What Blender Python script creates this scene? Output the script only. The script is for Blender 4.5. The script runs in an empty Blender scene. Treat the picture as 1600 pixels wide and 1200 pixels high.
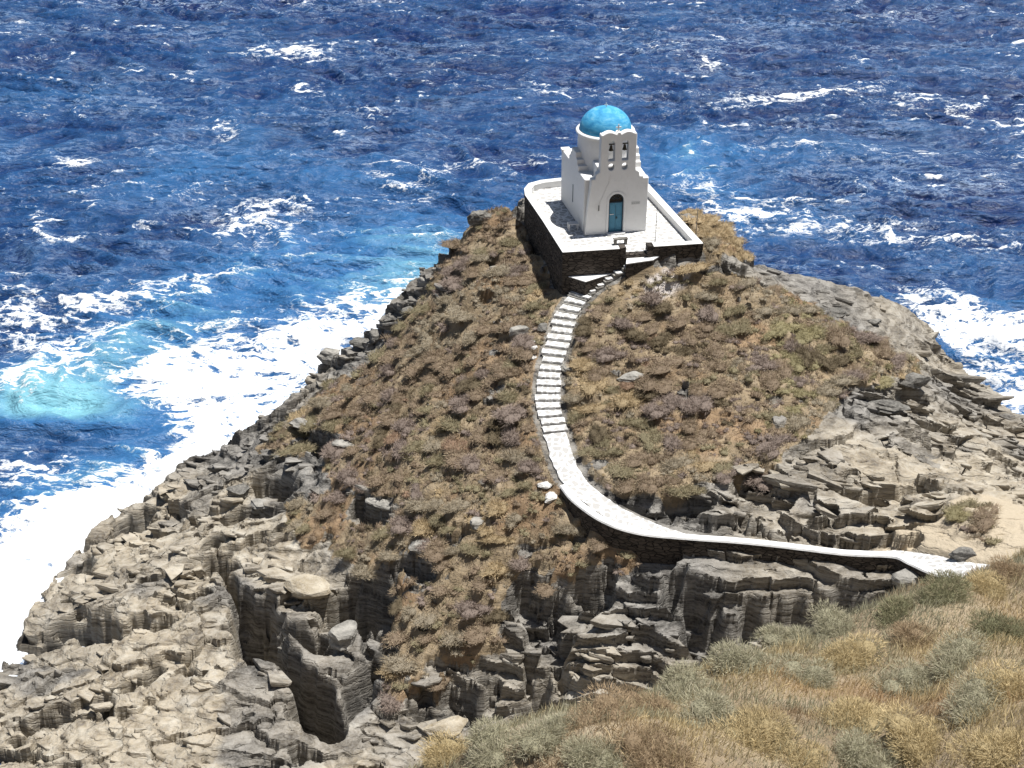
import bpy, bmesh, math, random
import numpy as np
from mathutils import Vector, Matrix

# ------------------------------------------------------------------ camera, sky, sun, exposure
S = bpy.context.scene
COL = S.collection
CAM_H, PITCH, FPX = 62.0, math.radians(31.0), 2200.0
cam_d = bpy.data.cameras.new('camera')
cam = bpy.data.objects.new('camera', cam_d)
COL.objects.link(cam)
cam.location = (0, 0, CAM_H)
cam.rotation_euler = (math.radians(90) - PITCH, 0, 0)
cam_d.sensor_width = 36.0
cam_d.lens = FPX / 1600.0 * 36.0
cam_d.clip_start = 0.5
cam_d.clip_end = 9000
S.camera = cam

SUN_AZ, SUN_EL = math.radians(68), math.radians(74)      # azimuth measured from +Y towards +X
world = bpy.data.worlds.new('World')
S.world = world
world.use_nodes = True
wn = world.node_tree
sky = wn.nodes.new('ShaderNodeTexSky')
sky.sky_type = 'NISHITA'
sky.sun_disc = False
sky.sun_elevation = SUN_EL
sky.sun_rotation = SUN_AZ
sky.air_density = 1.0
sky.dust_density = 0.6
hs_ = wn.nodes.new('ShaderNodeHueSaturation')
hs_.inputs['Saturation'].default_value = 0.8
wn.links.new(sky.outputs[0], hs_.inputs['Color'])
wn.links.new(hs_.outputs[0], wn.nodes['Background'].inputs[0])
wn.nodes['Background'].inputs[1].default_value = 0.05
sun_d = bpy.data.lights.new('sun', 'SUN')
sun_d.energy = 4.6
sun_d.angle = math.radians(0.5)
sun_d.color = (1.0, 0.975, 0.93)
sun = bpy.data.objects.new('sun', sun_d)
COL.objects.link(sun)
sdir = Vector((math.cos(SUN_EL) * math.sin(SUN_AZ), math.cos(SUN_EL) * math.cos(SUN_AZ), math.sin(SUN_EL)))
sun.rotation_euler = sdir.to_track_quat('Z', 'Y').to_euler()
sun.location = (60, 60, 150)
S.view_settings.view_transform = 'Standard'
S.view_settings.look = 'None'
S.view_settings.gamma = 1.0
S.view_settings.exposure = 0.42
S.cycles.max_bounces = 6
S.cycles.diffuse_bounces = 1

random.seed(7)
rng = np.random.default_rng(11)
CP, SP = math.cos(PITCH), math.sin(PITCH)


def ray(px, py):
    a = (px - 800.0) / FPX
    b = (600.0 - py) / FPX
    return a, CP + b * SP, -SP + b * CP


def P(px, py, z):
    """point of the place that the photograph shows at px, py when it lies at height z"""
    a, fy, fz = ray(px, py)
    d = (z - CAM_H) / fz
    return a * d, fy * d, z


def Pd(px, py, d):
    a, fy, fz = ray(px, py)
    return a * d, fy * d, CAM_H + fz * d


def proj(x, y, z):
    dz = z - CAM_H
    d = y * CP - dz * SP
    u = y * SP + dz * CP
    d = np.where(np.abs(d) < 1e-3, 1e-3, d)
    return 800.0 + FPX * x / d, 600.0 - FPX * u / d, d


# ------------------------------------------------------------------ numeric noise
def _h(ix, iy, seed):
    n = (ix.astype(np.int64) * 374761393 + iy.astype(np.int64) * 668265263 + seed * 1442695041) & 0xFFFFFFFF
    n = ((n ^ (n >> 13)) * 1274126177) & 0xFFFFFFFF
    n = ((n ^ (n >> 16)) * 2246822519) & 0xFFFFFFFF
    return ((n ^ (n >> 15)) & 0xFFFFFF) / float(0x1000000)


def noise(x, y, seed=0):
    ix, iy = np.floor(x), np.floor(y)
    fx, fy = x - ix, y - iy
    ux, uy = fx * fx * fx * (fx * (fx * 6 - 15) + 10), fy * fy * fy * (fy * (fy * 6 - 15) + 10)

    def g(dx, dy):
        a = _h(ix + dx, iy + dy, seed) * 2 * np.pi
        return np.cos(a) * (fx - dx) + np.sin(a) * (fy - dy)
    return 1.4 * ((g(0, 0) * (1 - ux) + g(1, 0) * ux) * (1 - uy) + (g(0, 1) * (1 - ux) + g(1, 1) * ux) * uy)


def fbm(x, y, seed=0, o=4, gain=0.5):
    r, a, t = 0, 1.0, 0
    for i in range(o):
        r = r + a * noise(x * 2 ** i + 17.3 * i, y * 2 ** i - 9.1 * i, seed + i)
        t += a
        a *= gain
    return r / t * 1.5


def cells(x, y, seed=0):
    """distance to nearest cell point, gap to the second nearest, two random numbers of the nearest"""
    ix, iy = np.floor(x), np.floor(y)
    f1 = np.full(x.shape, 9.0)
    f2 = np.full(x.shape, 9.0)
    r1 = np.zeros(x.shape)
    r2 = np.zeros(x.shape)
    for dx in (-1, 0, 1):
        for dy in (-1, 0, 1):
            a, b = _h(ix + dx, iy + dy, seed), _h(ix + dx, iy + dy, seed + 91)
            d = np.hypot(ix + dx + a - x, iy + dy + b - y)
            n = d < f1
            f2 = np.where(n, f1, np.minimum(f2, d))
            r1 = np.where(n, _h(ix + dx, iy + dy, seed + 7), r1)
            r2 = np.where(n, _h(ix + dx, iy + dy, seed + 13), r2)
            f1 = np.where(n, d, f1)
    return f1, f2 - f1, r1, r2


def sstep(a, b, x):
    t = np.clip((x - a) / (b - a), 0, 1)
    return t * t * (3 - 2 * t)


def inpoly(px, py, poly):
    c = np.zeros(px.shape, bool)
    n = len(poly)
    for i in range(n):
        x0, y0 = poly[i]
        x1, y1 = poly[(i + 1) % n]
        if y0 == y1:
            continue
        k = ((y0 > py) != (y1 > py)) & (px < (x1 - x0) * (py - y0) / (y1 - y0) + x0)
        c ^= k
    return c


def polydist(x, y, pts, closed=True):
    """distance to a polyline and the running length where it is nearest"""
    best = np.full(x.shape, 1e9)
    par = np.zeros(x.shape)
    n = len(pts)
    L = 0.0
    for i in range(n if closed else n - 1):
        x0, y0 = pts[i][:2]
        x1, y1 = pts[(i + 1) % n][:2]
        dx, dy = x1 - x0, y1 - y0
        l2 = dx * dx + dy * dy + 1e-12
        t = np.clip(((x - x0) * dx + (y - y0) * dy) / l2, 0, 1)
        d = np.hypot(x - x0 - t * dx, y - y0 - t * dy)
        m = d < best
        best = np.where(m, d, best)
        par = np.where(m, L + t * math.sqrt(l2), par)
        L += math.sqrt(l2)
    return best, par


# ------------------------------------------------------------------ materials
class NT:
    def __init__(s, name):
        s.m = bpy.data.materials.new(name)
        s.m.use_nodes = True
        s.t = s.m.node_tree
        s.b = s.t.nodes['Principled BSDF']
        s.out = s.t.nodes['Material Output']

    def n(s, typ, **kw):
        o = s.t.nodes.new('ShaderNode' + typ)
        for k, v in kw.items():
            if k.startswith('i_'):
                key = k[2:].replace('_', ' ')
                o.inputs[key].default_value = v
            else:
                setattr(o, k, v)
        return o

    def l(s, a, b):
        s.t.links.new(a, b)

    def pos(s, scale=(1, 1, 1), rot=(0, 0, 0), obj=False):
        if obj:
            src = s.n('TexCoord').outputs['Object']
        else:
            src = s.n('NewGeometry').outputs['Position']
        m = s.n('Mapping')
        m.inputs['Scale'].default_value = scale
        m.inputs['Rotation'].default_value = rot
        s.l(src, m.inputs[0])
        return m.outputs[0]

    def noise(s, vec, scale, detail=4, rough=0.5, dist=0.0, color=False):
        o = s.n('TexNoise')
        o.inputs['Scale'].default_value = scale
        o.inputs['Detail'].default_value = detail
        o.inputs['Roughness'].default_value = rough
        o.inputs['Distortion'].default_value = dist
        s.l(vec, o.inputs['Vector'])
        return o.outputs['Color' if color else 'Fac']

    def ramp(s, fac, stops, interp='LINEAR'):
        o = s.n('ValToRGB')
        o.color_ramp.interpolation = interp
        e = o.color_ramp.elements
        while len(e) < len(stops):
            e.new(0.5)
        for k, (p, c) in enumerate(stops):
            e[k].position = p
            e[k].color = (c, c, c, 1) if isinstance(c, (int, float)) else (*c, 1)
        s.l(fac, o.inputs[0])
        return o.outputs[0]

    def mix(s, fac, a, b, mode='MIX'):
        o = s.n('Mix', data_type='RGBA', blend_type=mode)
        for v, k in ((fac, 0), (a, 6), (b, 7)):
            if isinstance(v, (int, float)):
                o.inputs[k].default_value = v
            elif isinstance(v, tuple):
                o.inputs[k].default_value = (*v, 1)
            else:
                s.l(v, o.inputs[k])
        return o.outputs[2]

    def math(s, op, a, b=0.0, clamp=False):
        o = s.n('Math', operation=op, use_clamp=clamp)
        for v, k in ((a, 0), (b, 1)):
            if isinstance(v, (int, float)):
                o.inputs[k].default_value = v
            else:
                s.l(v, o.inputs[k])
        return o.outputs[0]

    def attr(s, name, fac=True):
        o = s.n('Attribute')
        o.attribute_name = name
        return o.outputs['Fac' if fac else 'Color']

    def bump(s, height, strength=0.5, dist=0.1):
        o = s.n('Bump')
        o.inputs['Strength'].default_value = strength
        o.inputs['Distance'].default_value = dist
        s.l(height, o.inputs['Height'])
        s.l(o.outputs[0], s.b.inputs['Normal'])
        return o

    def base(s, c, rough=0.9, spec=0.2):
        if isinstance(c, tuple):
            s.b.inputs['Base Color'].default_value = (*c, 1)
        else:
            s.l(c, s.b.inputs['Base Color'])
        s.b.inputs['Roughness'].default_value = rough
        s.b.inputs['Specular IOR Level'].default_value = spec
        return s.m


def mat_ground():
    k = NT('headland_ground')
    p = k.pos()
    # slanting beds of schist
    pl = k.pos(scale=(0.25, 0.45, 2.4), rot=(math.radians(17), math.radians(-4), 0))
    bed = k.noise(pl, 1.5, 6, 0.66, 0.35)
    big = k.noise(p, 0.16, 3, 0.5)
    med = k.noise(p, 0.9, 5, 0.6)
    fine = k.noise(p, 5.5, 5, 0.7)
    rock_c = k.ramp(bed, [(0.32, (0.029, 0.027, 0.025)), (0.44, (0.084, 0.079, 0.072)), (0.54, (0.206, 0.193, 0.176)), (0.70, (0.361, 0.344, 0.311))])
    warm = k.ramp(bed, [(0.30, (0.076, 0.059, 0.042)), (0.40, (0.260, 0.214, 0.151)), (0.52, (0.445, 0.382, 0.286)), (0.70, (0.588, 0.538, 0.445))])
    w = k.math('ADD', k.attr('tan'), k.math('MULTIPLY', k.math('SUBTRACT', big, 0.5), 1.4), True)
    rock = k.mix(w, rock_c, warm)
    sp = k.pos(scale=(1, 1, 1), rot=(math.radians(17), math.radians(-4), 0))
    spw = k.n('VectorMath', operation='MULTIPLY_ADD')
    k.l(k.noise(k.pos(scale=(0.5, 0.8, 0.8)), 0.8, 5, 0.6, color=True), spw.inputs[0])
    spw.inputs[1].default_value = (1.0, 1.0, 1.3)
    k.l(sp, spw.inputs[2])
    wv = k.n('TexWave', wave_type='BANDS', bands_direction='Z', wave_profile='SAW')
    wv.inputs['Scale'].default_value = 0.85
    wv.inputs['Distortion'].default_value = 1.2
    wv.inputs['Detail'].default_value = 3
    k.l(spw.outputs[0], wv.inputs['Vector'])
    seam = k.ramp(wv.outputs['Fac'], [(0.0, 1.0), (0.14, 0.0), (0.86, 0.0), (1.0, 0.8)])
    seam = k.math('MULTIPLY', seam, k.ramp(med, [(0.40, 0.15), (0.58, 1.0)]))
    rock = k.mix(k.math('MULTIPLY', seam, 0.26), rock, (0.06, 0.053, 0.045))
    rock = k.mix(k.ramp(fine, [(0.38, 0.0), (0.75, 0.5)]), rock, (0.42, 0.40, 0.37))
    lich = k.ramp(med, [(0.55, 0.0), (0.68, 0.6)])
    rock = k.mix(k.math('MULTIPLY', lich, 0.5), rock, (0.16, 0.15, 0.13))
    soil = k.ramp(k.noise(p, 0.55, 6, 0.65, 0.3), [(0.30, (0.126, 0.097, 0.067)), (0.45, (0.235, 0.185, 0.130)), (0.55, (0.328, 0.260, 0.181)), (0.72, (0.420, 0.353, 0.260))])
    soil = k.mix(k.ramp(fine, [(0.35, 0.0), (0.7, 0.55)]), soil, (0.36, 0.27, 0.15))
    soil = k.mix(k.math('MULTIPLY', k.attr('rust'), 0.35), soil, (0.30, 0.165, 0.085))
    sand = k.mix(fine, (0.42, 0.35, 0.25), (0.55, 0.47, 0.36))
    vm = k.math('ADD', k.attr('veg'), k.math('MULTIPLY', k.math('SUBTRACT', fine, 0.5), 0.5))
    vm = k.ramp(vm, [(0.42, 0.0), (0.6, 1.0)])
    c = k.mix(vm, rock, soil)
    c = k.mix(k.attr('sand'), c, sand)
    c = k.mix(k.attr('pale'), c, (0.66, 0.60, 0.56))
    c = k.mix(k.attr('wet'), c, (0.035, 0.032, 0.03))
    k.base(c, 0.92, 0.15)
    hb = k.math('ADD', k.math('MULTIPLY', bed, 1.2), k.math('MULTIPLY', fine, 0.5))
    hb = k.math('ADD', hb, k.math('MULTIPLY', k.noise(p, 16, 3, 0.6), 0.15))
    hb = k.math('SUBTRACT', hb, k.math('MULTIPLY', k.math('MULTIPLY', seam, k.math('SUBTRACT', 1.0, vm)), 0.5))
    k.bump(hb, 0.9, 0.16)
    return k.m


def mat_blades(name, transl=0.25):
    k = NT(name)
    c = k.attr('Col', False)
    k.base(c, 0.85, 0.12)
    tr = k.n('BsdfTranslucent')
    k.l(c, tr.inputs[0])
    mx = k.n('MixShader')
    mx.inputs[0].default_value = transl
    k.l(k.b.outputs[0], mx.inputs[1])
    k.l(tr.outputs[0], mx.inputs[2])
    k.l(mx.outputs[0], k.out.inputs[0])
    return k.m


def mat_white(name, stain=0.25, stones=False):
    k = NT(name)
    p = k.pos()
    n = k.noise(p, 1.7, 5, 0.6)
    c = k.mix(k.ramp(n, [(0.45, 0.0), (0.8, stain)]), (0.82, 0.815, 0.80), (0.60, 0.57, 0.52))
    c = k.mix(k.ramp(k.noise(p, 3.5, 6, 0.75, 0.6), [(0.56, 0.0), (0.72, stain * 1.6)]), c, (0.52, 0.50, 0.47))
    h = k.math('ADD', k.noise(p, 5, 4, 0.6), k.math('MULTIPLY', n, 2.0))
    if stones:
        v = k.n('TexVoronoi', feature='DISTANCE_TO_EDGE')
        v.inputs['Scale'].default_value = 3.1
        wv = k.noise(p, 2.0, 3, 0.5, color=True)
        k.l(k.mix(0.25, p, wv), v.inputs['Vector'])
        v2 = k.n('TexVoronoi')
        v2.inputs['Scale'].default_value = 3.1
        k.l(k.mix(0.25, p, wv), v2.inputs['Vector'])
        e = k.ramp(v.outputs['Distance'], [(0.06, 0.0), (0.16, 1.0)])
        st = k.mix(k.noise(p, 3.2, 3, 0.6), (0.19, 0.18, 0.165), (0.36, 0.345, 0.325))
        c = k.mix(k.math('MULTIPLY', e, 0.68), c, st)
        h = k.math('ADD', h, k.math('MULTIPLY', e, 0.5))
    k.base(c, 0.85, 0.2)
    k.bump(h, 0.35, 0.05)
    return k.m


def mat_wall():
    k = NT('dry_stone')
    p = k.pos()
    pj = k.mix(0.12, p, k.noise(p, 2.2, 3, 0.5, color=True))
    m = k.n('Mapping')
    m.inputs['Scale'].default_value = (1.6, 1.6, 4.2)
    k.l(pj, m.inputs[0])
    v = k.n('TexVoronoi', feature='DISTANCE_TO_EDGE')
    v.inputs['Scale'].default_value = 1.5
    k.l(m.outputs[0], v.inputs['Vector'])
    v2 = k.n('TexVoronoi')
    v2.inputs['Scale'].default_value = 1.5
    k.l(m.outputs[0], v2.inputs['Vector'])
    e = k.ramp(v.outputs['Distance'], [(0.01, 0.0), (0.07, 1.0)])
    st = k.mix(v2.outputs['Color'], (0.05, 0.042, 0.036), (0.21, 0.175, 0.145))
    st = k.mix(k.noise(p, 6, 4, 0.7), st, (0.06, 0.054, 0.048))
    c = k.mix(e, (0.028, 0.025, 0.023), st)
    k.base(c, 0.95, 0.1)
    k.bump(e, 0.9, 0.08)
    return k.m


def mat_plain(name, c, rough=0.6, spec=0.4, var=0.15, metal=0.0, scale=8):
    k = NT(name)
    n = k.noise(k.pos(), scale, 4, 0.6)
    cc = k.mix(n, tuple(v * (1 - var) for v in c), tuple(min(1, v * (1 + var)) for v in c))
    k.base(cc, rough, spec)
    k.b.inputs['Metallic'].default_value = metal
    k.bump(n, 0.2, 0.01)
    return k.m


def mat_dome():
    k = NT('dome_paint')
    p = k.pos(scale=(1, 1, 2.5))
    n = k.noise(p, 1.6, 6, 0.68, 0.4)
    c = k.ramp(n, [(0.32, (0.03, 0.23, 0.47)), (0.5, (0.07, 0.37, 0.63)), (0.68, (0.20, 0.52, 0.70))])
    k.base(c, 0.75, 0.25)
    k.bump(n, 0.4, 0.06)
    return k.m


def mat_rock(name='boulder_rock', c0=(0.13, 0.125, 0.115), c1=(0.42, 0.40, 0.36)):
    k = NT(name)
    p = k.pos(scale=(0.6, 0.6, 3.2), rot=(0.12, -0.15, 0))
    b = k.noise(p, 1.7, 5, 0.65, 0.3)
    f = k.noise(k.pos(), 7, 4, 0.7)
    c = k.mix(k.ramp(b, [(0.3, 0.0), (0.65, 1.0)]), c0, c1)
    c = k.mix(k.ramp(f, [(0.45, 0.0), (0.8, 0.5)]), c, (0.5, 0.47, 0.42))
    k.base(c, 0.95, 0.15)
    k.bump(k.math('ADD', b, k.math('MULTIPLY', f, 0.5)), 0.9, 0.15)
    return k.m


def mat_sea():
    k = NT('sea_water')
    p = k.pos()
    foamA, turq = k.attr('foam'), k.attr('turq')
    # broken lacy foam
    ps = k.pos(scale=(0.45, 1.0, 1.0), rot=(0, 0, math.radians(-9)))
    warp = k.noise(ps, 0.35, 4, 0.55, color=True)
    vw = k.n('VectorMath', operation='MULTIPLY_ADD')
    k.l(warp, vw.inputs[0])
    vw.inputs[1].default_value = (3.4, 3.4, 0)
    k.l(ps, vw.inputs[2])
    a = k.noise(vw.outputs[0], 0.85, 7, 0.68)
    r1 = k.math('SUBTRACT', 1.0, k.math('MULTIPLY', k.math('ABSOLUTE', k.math('SUBTRACT', a, 0.5)), 9.0), True)
    b = k.noise(vw.outputs[0], 0.32, 6, 0.6, 0.6)
    r2 = k.math('SUBTRACT', 1.0, k.math('MULTIPLY', k.math('ABSOLUTE', k.math('SUBTRACT', b, 0.5)), 11.0), True)
    lace = k.math('ADD', k.math('MULTIPLY', r1, 0.62), k.math('MULTIPLY', r2, 0.38))
    lace = k.math('ADD', lace, k.math('MULTIPLY', k.math('SUBTRACT', k.noise(p, 2.6, 4, 0.7), 0.5), 0.55))
    thr = k.math('SUBTRACT', 1.0, foamA)
    f = k.math('DIVIDE', k.math('SUBTRACT', lace, thr), 0.30, True)
    soft = k.math('DIVIDE', k.math('SUBTRACT', k.math('ADD', lace, 0.25), thr), 0.9, True)
    big = k.noise(p, 0.045, 3, 0.5)
    deep = k.mix(k.ramp(big, [(0.3, 0.0), (0.7, 1.0)]), (0.0034, 0.0122, 0.0660), (0.0054, 0.0204, 0.0972))
    tq = k.math('ADD', turq, k.math('MULTIPLY', soft, 0.30), True)
    water = k.ramp(tq, [(0.0, (0, 0, 0)), (1.0, (1, 1, 1))])
    fl = k.ramp(k.noise(vw.outputs[0], 1.7, 6, 0.7), [(0.46, 0.0), (0.74, 0.7)])
    deep = k.mix(fl, deep, (0.0096, 0.0392, 0.1512))
    dk = k.ramp(k.noise(ps, 0.33, 5, 0.6, 0.8), [(0.32, 0.85), (0.55, 0.0)])  # darker troughs: broad wave shading put into the water colour
    deep = k.mix(dk, deep, (0.004, 0.018, 0.095))
    thin = k.math('MULTIPLY', k.math('POWER', r1, 3.0), k.math('MULTIPLY', k.ramp(k.noise(ps, 0.12, 4, 0.6), [(0.48, 0.0), (0.68, 1.0)]), 0.3))
    deep = k.mix(thin, deep, (0.24, 0.40, 0.62))
    p3 = k.pos(scale=(0.26, 1.0, 1.0), rot=(0, 0, math.radians(-5)))
    vw3 = k.n('VectorMath', operation='MULTIPLY_ADD')
    k.l(warp, vw3.inputs[0])
    vw3.inputs[1].default_value = (1.6, 1.6, 0)
    k.l(p3, vw3.inputs[2])
    a3 = k.noise(vw3.outputs[0], 0.75, 6, 0.66)
    r3 = k.math('SUBTRACT', 1.0, k.math('MULTIPLY', k.math('ABSOLUTE', k.math('SUBTRACT', a3, 0.5)), 26.0), True)
    m3 = k.ramp(k.noise(p3, 0.10, 4, 0.6), [(0.47, 0.0), (0.68, 0.7)])
    deep = k.mix(k.math('MULTIPLY', r3, m3), deep, (0.40, 0.52, 0.70))
    c1 = k.mix(k.math('MULTIPLY', tq, 1.9, True), deep, (0.040, 0.150, 0.345))
    c2 = k.mix(k.math('MULTIPLY', k.math('SUBTRACT', tq, 0.5), 2.0, True), c1, (0.20, 0.46, 0.56))
    c = k.mix(f, c2, (0.83, 0.85, 0.87))
    k.base(c, 0.3, 0.22)
    k.l(k.math('ADD', 0.22, k.math('MULTIPLY', f, 0.6)), k.b.inputs['Roughness'])
    pw = k.pos(scale=(0.5, 1.0, 1.0), rot=(0, 0, math.radians(-6)))
    w1 = k.noise(pw, 0.9, 5, 0.6, 0.8)
    w2 = k.noise(pw, 3.4, 4, 0.6, 0.5)
    w0 = k.noise(pw, 0.28, 4, 0.55, 0.6)
    h = k.math('ADD', k.math('MULTIPLY', w1, 0.9), k.math('MULTIPLY', w2, 0.16))
    h = k.math('ADD', h, k.math('MULTIPLY', w0, 1.8))
    h = k.math('ADD', h, k.math('MULTIPLY', f, 0.15))
    bp = k.bump(h, 1.0, 0.6)
    k.l(k.math('SUBTRACT', 1.0, k.math('MULTIPLY', soft, 0.95), True), bp.inputs['Strength'])
    return k.m


M = {}
M['ground'] = mat_ground()
M['blades'] = mat_blades('dry_leaves', 0.3)
M['white'] = mat_white('whitewash', 0.12)
M['paving'] = mat_white('limed_paving', 0.2, True)
M['wall'] = mat_wall()
M['dome'] = mat_dome()
M['door'] = mat_plain('blue_door_paint', (0.075, 0.24, 0.36), 0.6)
M['doordark'] = mat_plain('dark_door_frame', (0.03, 0.05, 0.07), 0.6)
M['glass'] = mat_plain('dark_glass', (0.01, 0.012, 0.015), 0.1, 0.6)
M['bronze'] = mat_plain('bronze', (0.06, 0.05, 0.035), 0.45, 0.5, 0.3, 0.6)
M['metal'] = mat_plain('grey_metal', (0.18, 0.18, 0.18), 0.5, 0.5)
M['inscription'] = mat_plain('engraved_marble', (0.62, 0.62, 0.60), 0.7)
M['ink'] = mat_plain('grey_lettering', (0.30, 0.30, 0.31), 0.8)
M['rock'] = mat_rock()
M['rockdark'] = mat_rock('dark_boulder_rock', (0.05, 0.048, 0.045), (0.22, 0.21, 0.19))
M['rocktan'] = mat_rock('tan_boulder_rock', (0.24, 0.19, 0.12), (0.52, 0.46, 0.36))
M['stonewhite'] = mat_rock('limed_stone', (0.6, 0.58, 0.55), (0.8, 0.79, 0.76))
M['sea'] = mat_sea()
M['foam'] = mat_plain('spray_droplets', (0.78, 0.80, 0.82), 0.8, 0.2, 0.05)


# ------------------------------------------------------------------ object helpers
def link(o, parent=None):
    COL.objects.link(o)
    if parent is not None:
        o.parent = parent
    return o


def np_mesh(name, V, F, mat, smooth=False, attrs=None, cols=None):
    me = bpy.data.meshes.new(name)
    V = np.ascontiguousarray(V, np.float32)
    F = np.ascontiguousarray(F, np.int32)
    k = F.shape[1]
    me.vertices.add(len(V))
    me.vertices.foreach_set('co', V.ravel())
    me.loops.add(F.size)
    me.loops.foreach_set('vertex_index', F.ravel())
    me.polygons.add(len(F))
    me.polygons.foreach_set('loop_start', np.arange(0, F.size, k, dtype=np.int32))
    try:
        me.polygons.foreach_set('loop_total', np.full(len(F), k, np.int32))
    except Exception:
        pass
    for n, a in (attrs or {}).items():
        at = me.attributes.new(n, 'FLOAT', 'POINT')
        at.data.foreach_set('value', np.ascontiguousarray(a, np.float32).ravel())
    if cols is not None:
        at = me.attributes.new('Col', 'FLOAT_COLOR', 'POINT')
        c4 = np.ones((len(V), 4), np.float32)
        c4[:, :3] = cols
        at.data.foreach_set('color', c4.ravel())
    me.update(calc_edges=True)
    me.polygons.foreach_set('use_smooth', np.full(len(F), smooth, bool))
    me.materials.append(mat)
    me.validate()
    return me


def tag(o, label=None, cat=None, group=None, kind=None):
    if label:
        o['label'] = label
    if cat:
        o['category'] = cat
    if group:
        o['group'] = group
    if kind:
        o['kind'] = kind
    return o


def empty(name, loc=(0, 0, 0), rz=0.0):
    o = bpy.data.objects.new(name, None)
    o.location = loc
    o.rotation_euler = (0, 0, rz)
    return link(o)


def grid_faces(nx, ny):
    i = np.arange(nx * ny).reshape(ny, nx)
    return np.stack([i[:-1, :-1], i[:-1, 1:], i[1:, 1:], i[1:, :-1]], -1).reshape(-1, 4)


# ------------------------------------------------------------------ lie of the land
TERR_Z = 21.5
ctl = [  # picture x, y and height above the sea
    (808, 350, 19.4), (835, 395, 18.9), (862, 445, 18.5), (822, 322, 19.8), (780, 325, 19.6), (745, 345, 18.5),
    (930, 350, 21.0), (1000, 330, 21.0), (1000, 420, 20.4), (1060, 398, 21.4), (1108, 396, 21.3), (1085, 408, 21.0), (1105, 345, 20.2), (1150, 385, 19.4),
    (1200, 425, 18.0), (1300, 450, 16.3), (1390, 475, 14.6), (1445, 510, 12.6), (1080, 450, 19.4),
    (1000, 500, 18.6), (1150, 500, 18.0), (1250, 530, 17.0), (1350, 560, 15.6), (1440, 570, 13.6), (1500, 610, 11.2),
    (950, 560, 17.6), (1050, 600, 17.3), (1180, 620, 17.0), (1300, 650, 16.3), (1400, 650, 15.4), (1500, 690, 13.2), (1590, 740, 11.5),
    (960, 680, 16.0), (1080, 700, 16.1), (1200, 740, 15.9), (1330, 760, 15.9), (1460, 780, 16.2), (1560, 810, 16.6), (1650, 830, 16.5),
    (985, 408, 20.5), (940, 438, 19.6), (905, 462, 19.0), (880, 500, 18.4), (868, 540, 17.8), (858, 580, 17.2), (856, 620, 16.7),
    (860, 655, 16.3), (872, 690, 15.9), (890, 740, 15.5), (925, 775, 15.2), (985, 812, 15.0), (1080, 830, 15.0), (1200, 843, 15.0),
    (1320, 853, 15.1), (1400, 856, 15.3), (1480, 878, 15.8), (1550, 895, 16.4), (1640, 900, 17.5),
    (750, 600, 15.6), (650, 600, 13.2), (570, 600, 10.9), (490, 625, 8.6), (750, 450, 17.8), (690, 440, 16.0), (650, 450, 14.6),
    (800, 500, 17.6), (700, 520, 15.4), (610, 530, 12.2), (520, 560, 9.6), (450, 660, 7.8), (395, 695, 5.6), (600, 700, 12.0),
    (500, 720, 9.0), (750, 700, 14.4), (840, 780, 14.6), (700, 800, 12.8), (580, 800, 10.4), (470, 800, 8.0), (860, 860, 13.0),
    (700, 900, 11.2), (600, 920, 9.2), (780, 950, 10.6), (650, 1010, 8.6), (750, 1050, 8.6), (560, 1010, 7.2),
    (350, 740, 4.6), (260, 765, 3.6), (200, 810, 2.8), (300, 850, 5.4), (150, 900, 3.3), (250, 950, 5.2), (400, 900, 6.8),
    (430, 1000, 7.0), (100, 1000, 3.0), (200, 1100, 4.8), (350, 1150, 6.4), (100, 1180, 3.8), (0, 1180, 2.2), (50, 980, 1.6),
    (500, 870, 8.0), (480, 1150, 6.4), (600, 1160, 5.8), (700, 1160, 6.4), (850, 1040, 9.8), (950, 1010, 11.2), (1050, 990, 11.8),
    (1100, 1050, 10.2), (1000, 890, 13.5), (1100, 900, 13.8), (1200, 905, 13.9), (1300, 910, 14.1), (1150, 965, 12.2),
    (1250, 965, 12.4), (1350, 950, 13.4), (1410, 905, 14.8), (900, 920, 12.2), (950, 960, 11.6), (860, 970, 10.8), (1000, 1080, 8.8),
    (1100, 870, 14.65), (1200, 882, 14.6), (1300, 891, 14.75), (1380, 892, 15.0), (1020, 855, 14.3),
    (850, 1130, 6.4), (-80, 1150, 1.0), (1700, 780, 12.0),
]
ctlw = [P(*c) for c in ctl]
# the near hillside, by distance from where the picture was taken
for c in [(1600, 1200, 16.5), (1100, 1200, 17), (620, 1195, 19.5), (1600, 890, 31), (1300, 968, 27), (1100, 1048, 24.5), (900, 1112, 22),
          (750, 1155, 20.5), (1400, 1100, 21.5), (1750, 1000, 24), (1900, 850, 34), (1100, 1120, 20.5), (1850, 1200, 16),
          (1450, 925, 29), (1000, 1085, 23)]:
    ctlw.append(Pd(*c))
ctlw += [(0, 0, 59.8), (0, 3, 56.0), (3, 7, 51.0), (8, 7, 52), (-6, 4, 52), (-8, 8, 45), (0, 10, 47.0), (-15, 0, 48), (20, 0, 62), (40, 10, 60), (60, 0, 64), (-10, 14, 38),
         (5, 11.5, 47.3), (-6, 18, 32), (0, 26, 30), (4, 26, 31), (10, 28, 31), (15, 32, 30), (21, 36, 30), (30, 40, 32), (8, 36, 20),
         (-12, 30, 18), (-5, 40, 11), (5, 44, 11), (14, 44, 15), (22, 45, 20), (30, 50, 20), (40, 55, 20), (-25, 20, 18), (-25, 38, 6),
         (-40, 20, 6), (-60, 0, 10), (-30, -20, 55), (0, -30, 66), (40, -30, 72), (55, 40, 28), (70, 20, 40), (80, 60, 10), (45, 75, 8),
         (-60, 50, 0), (80, -30, 70), (-80, -30, 20)]
CW = np.array(ctlw)


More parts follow.
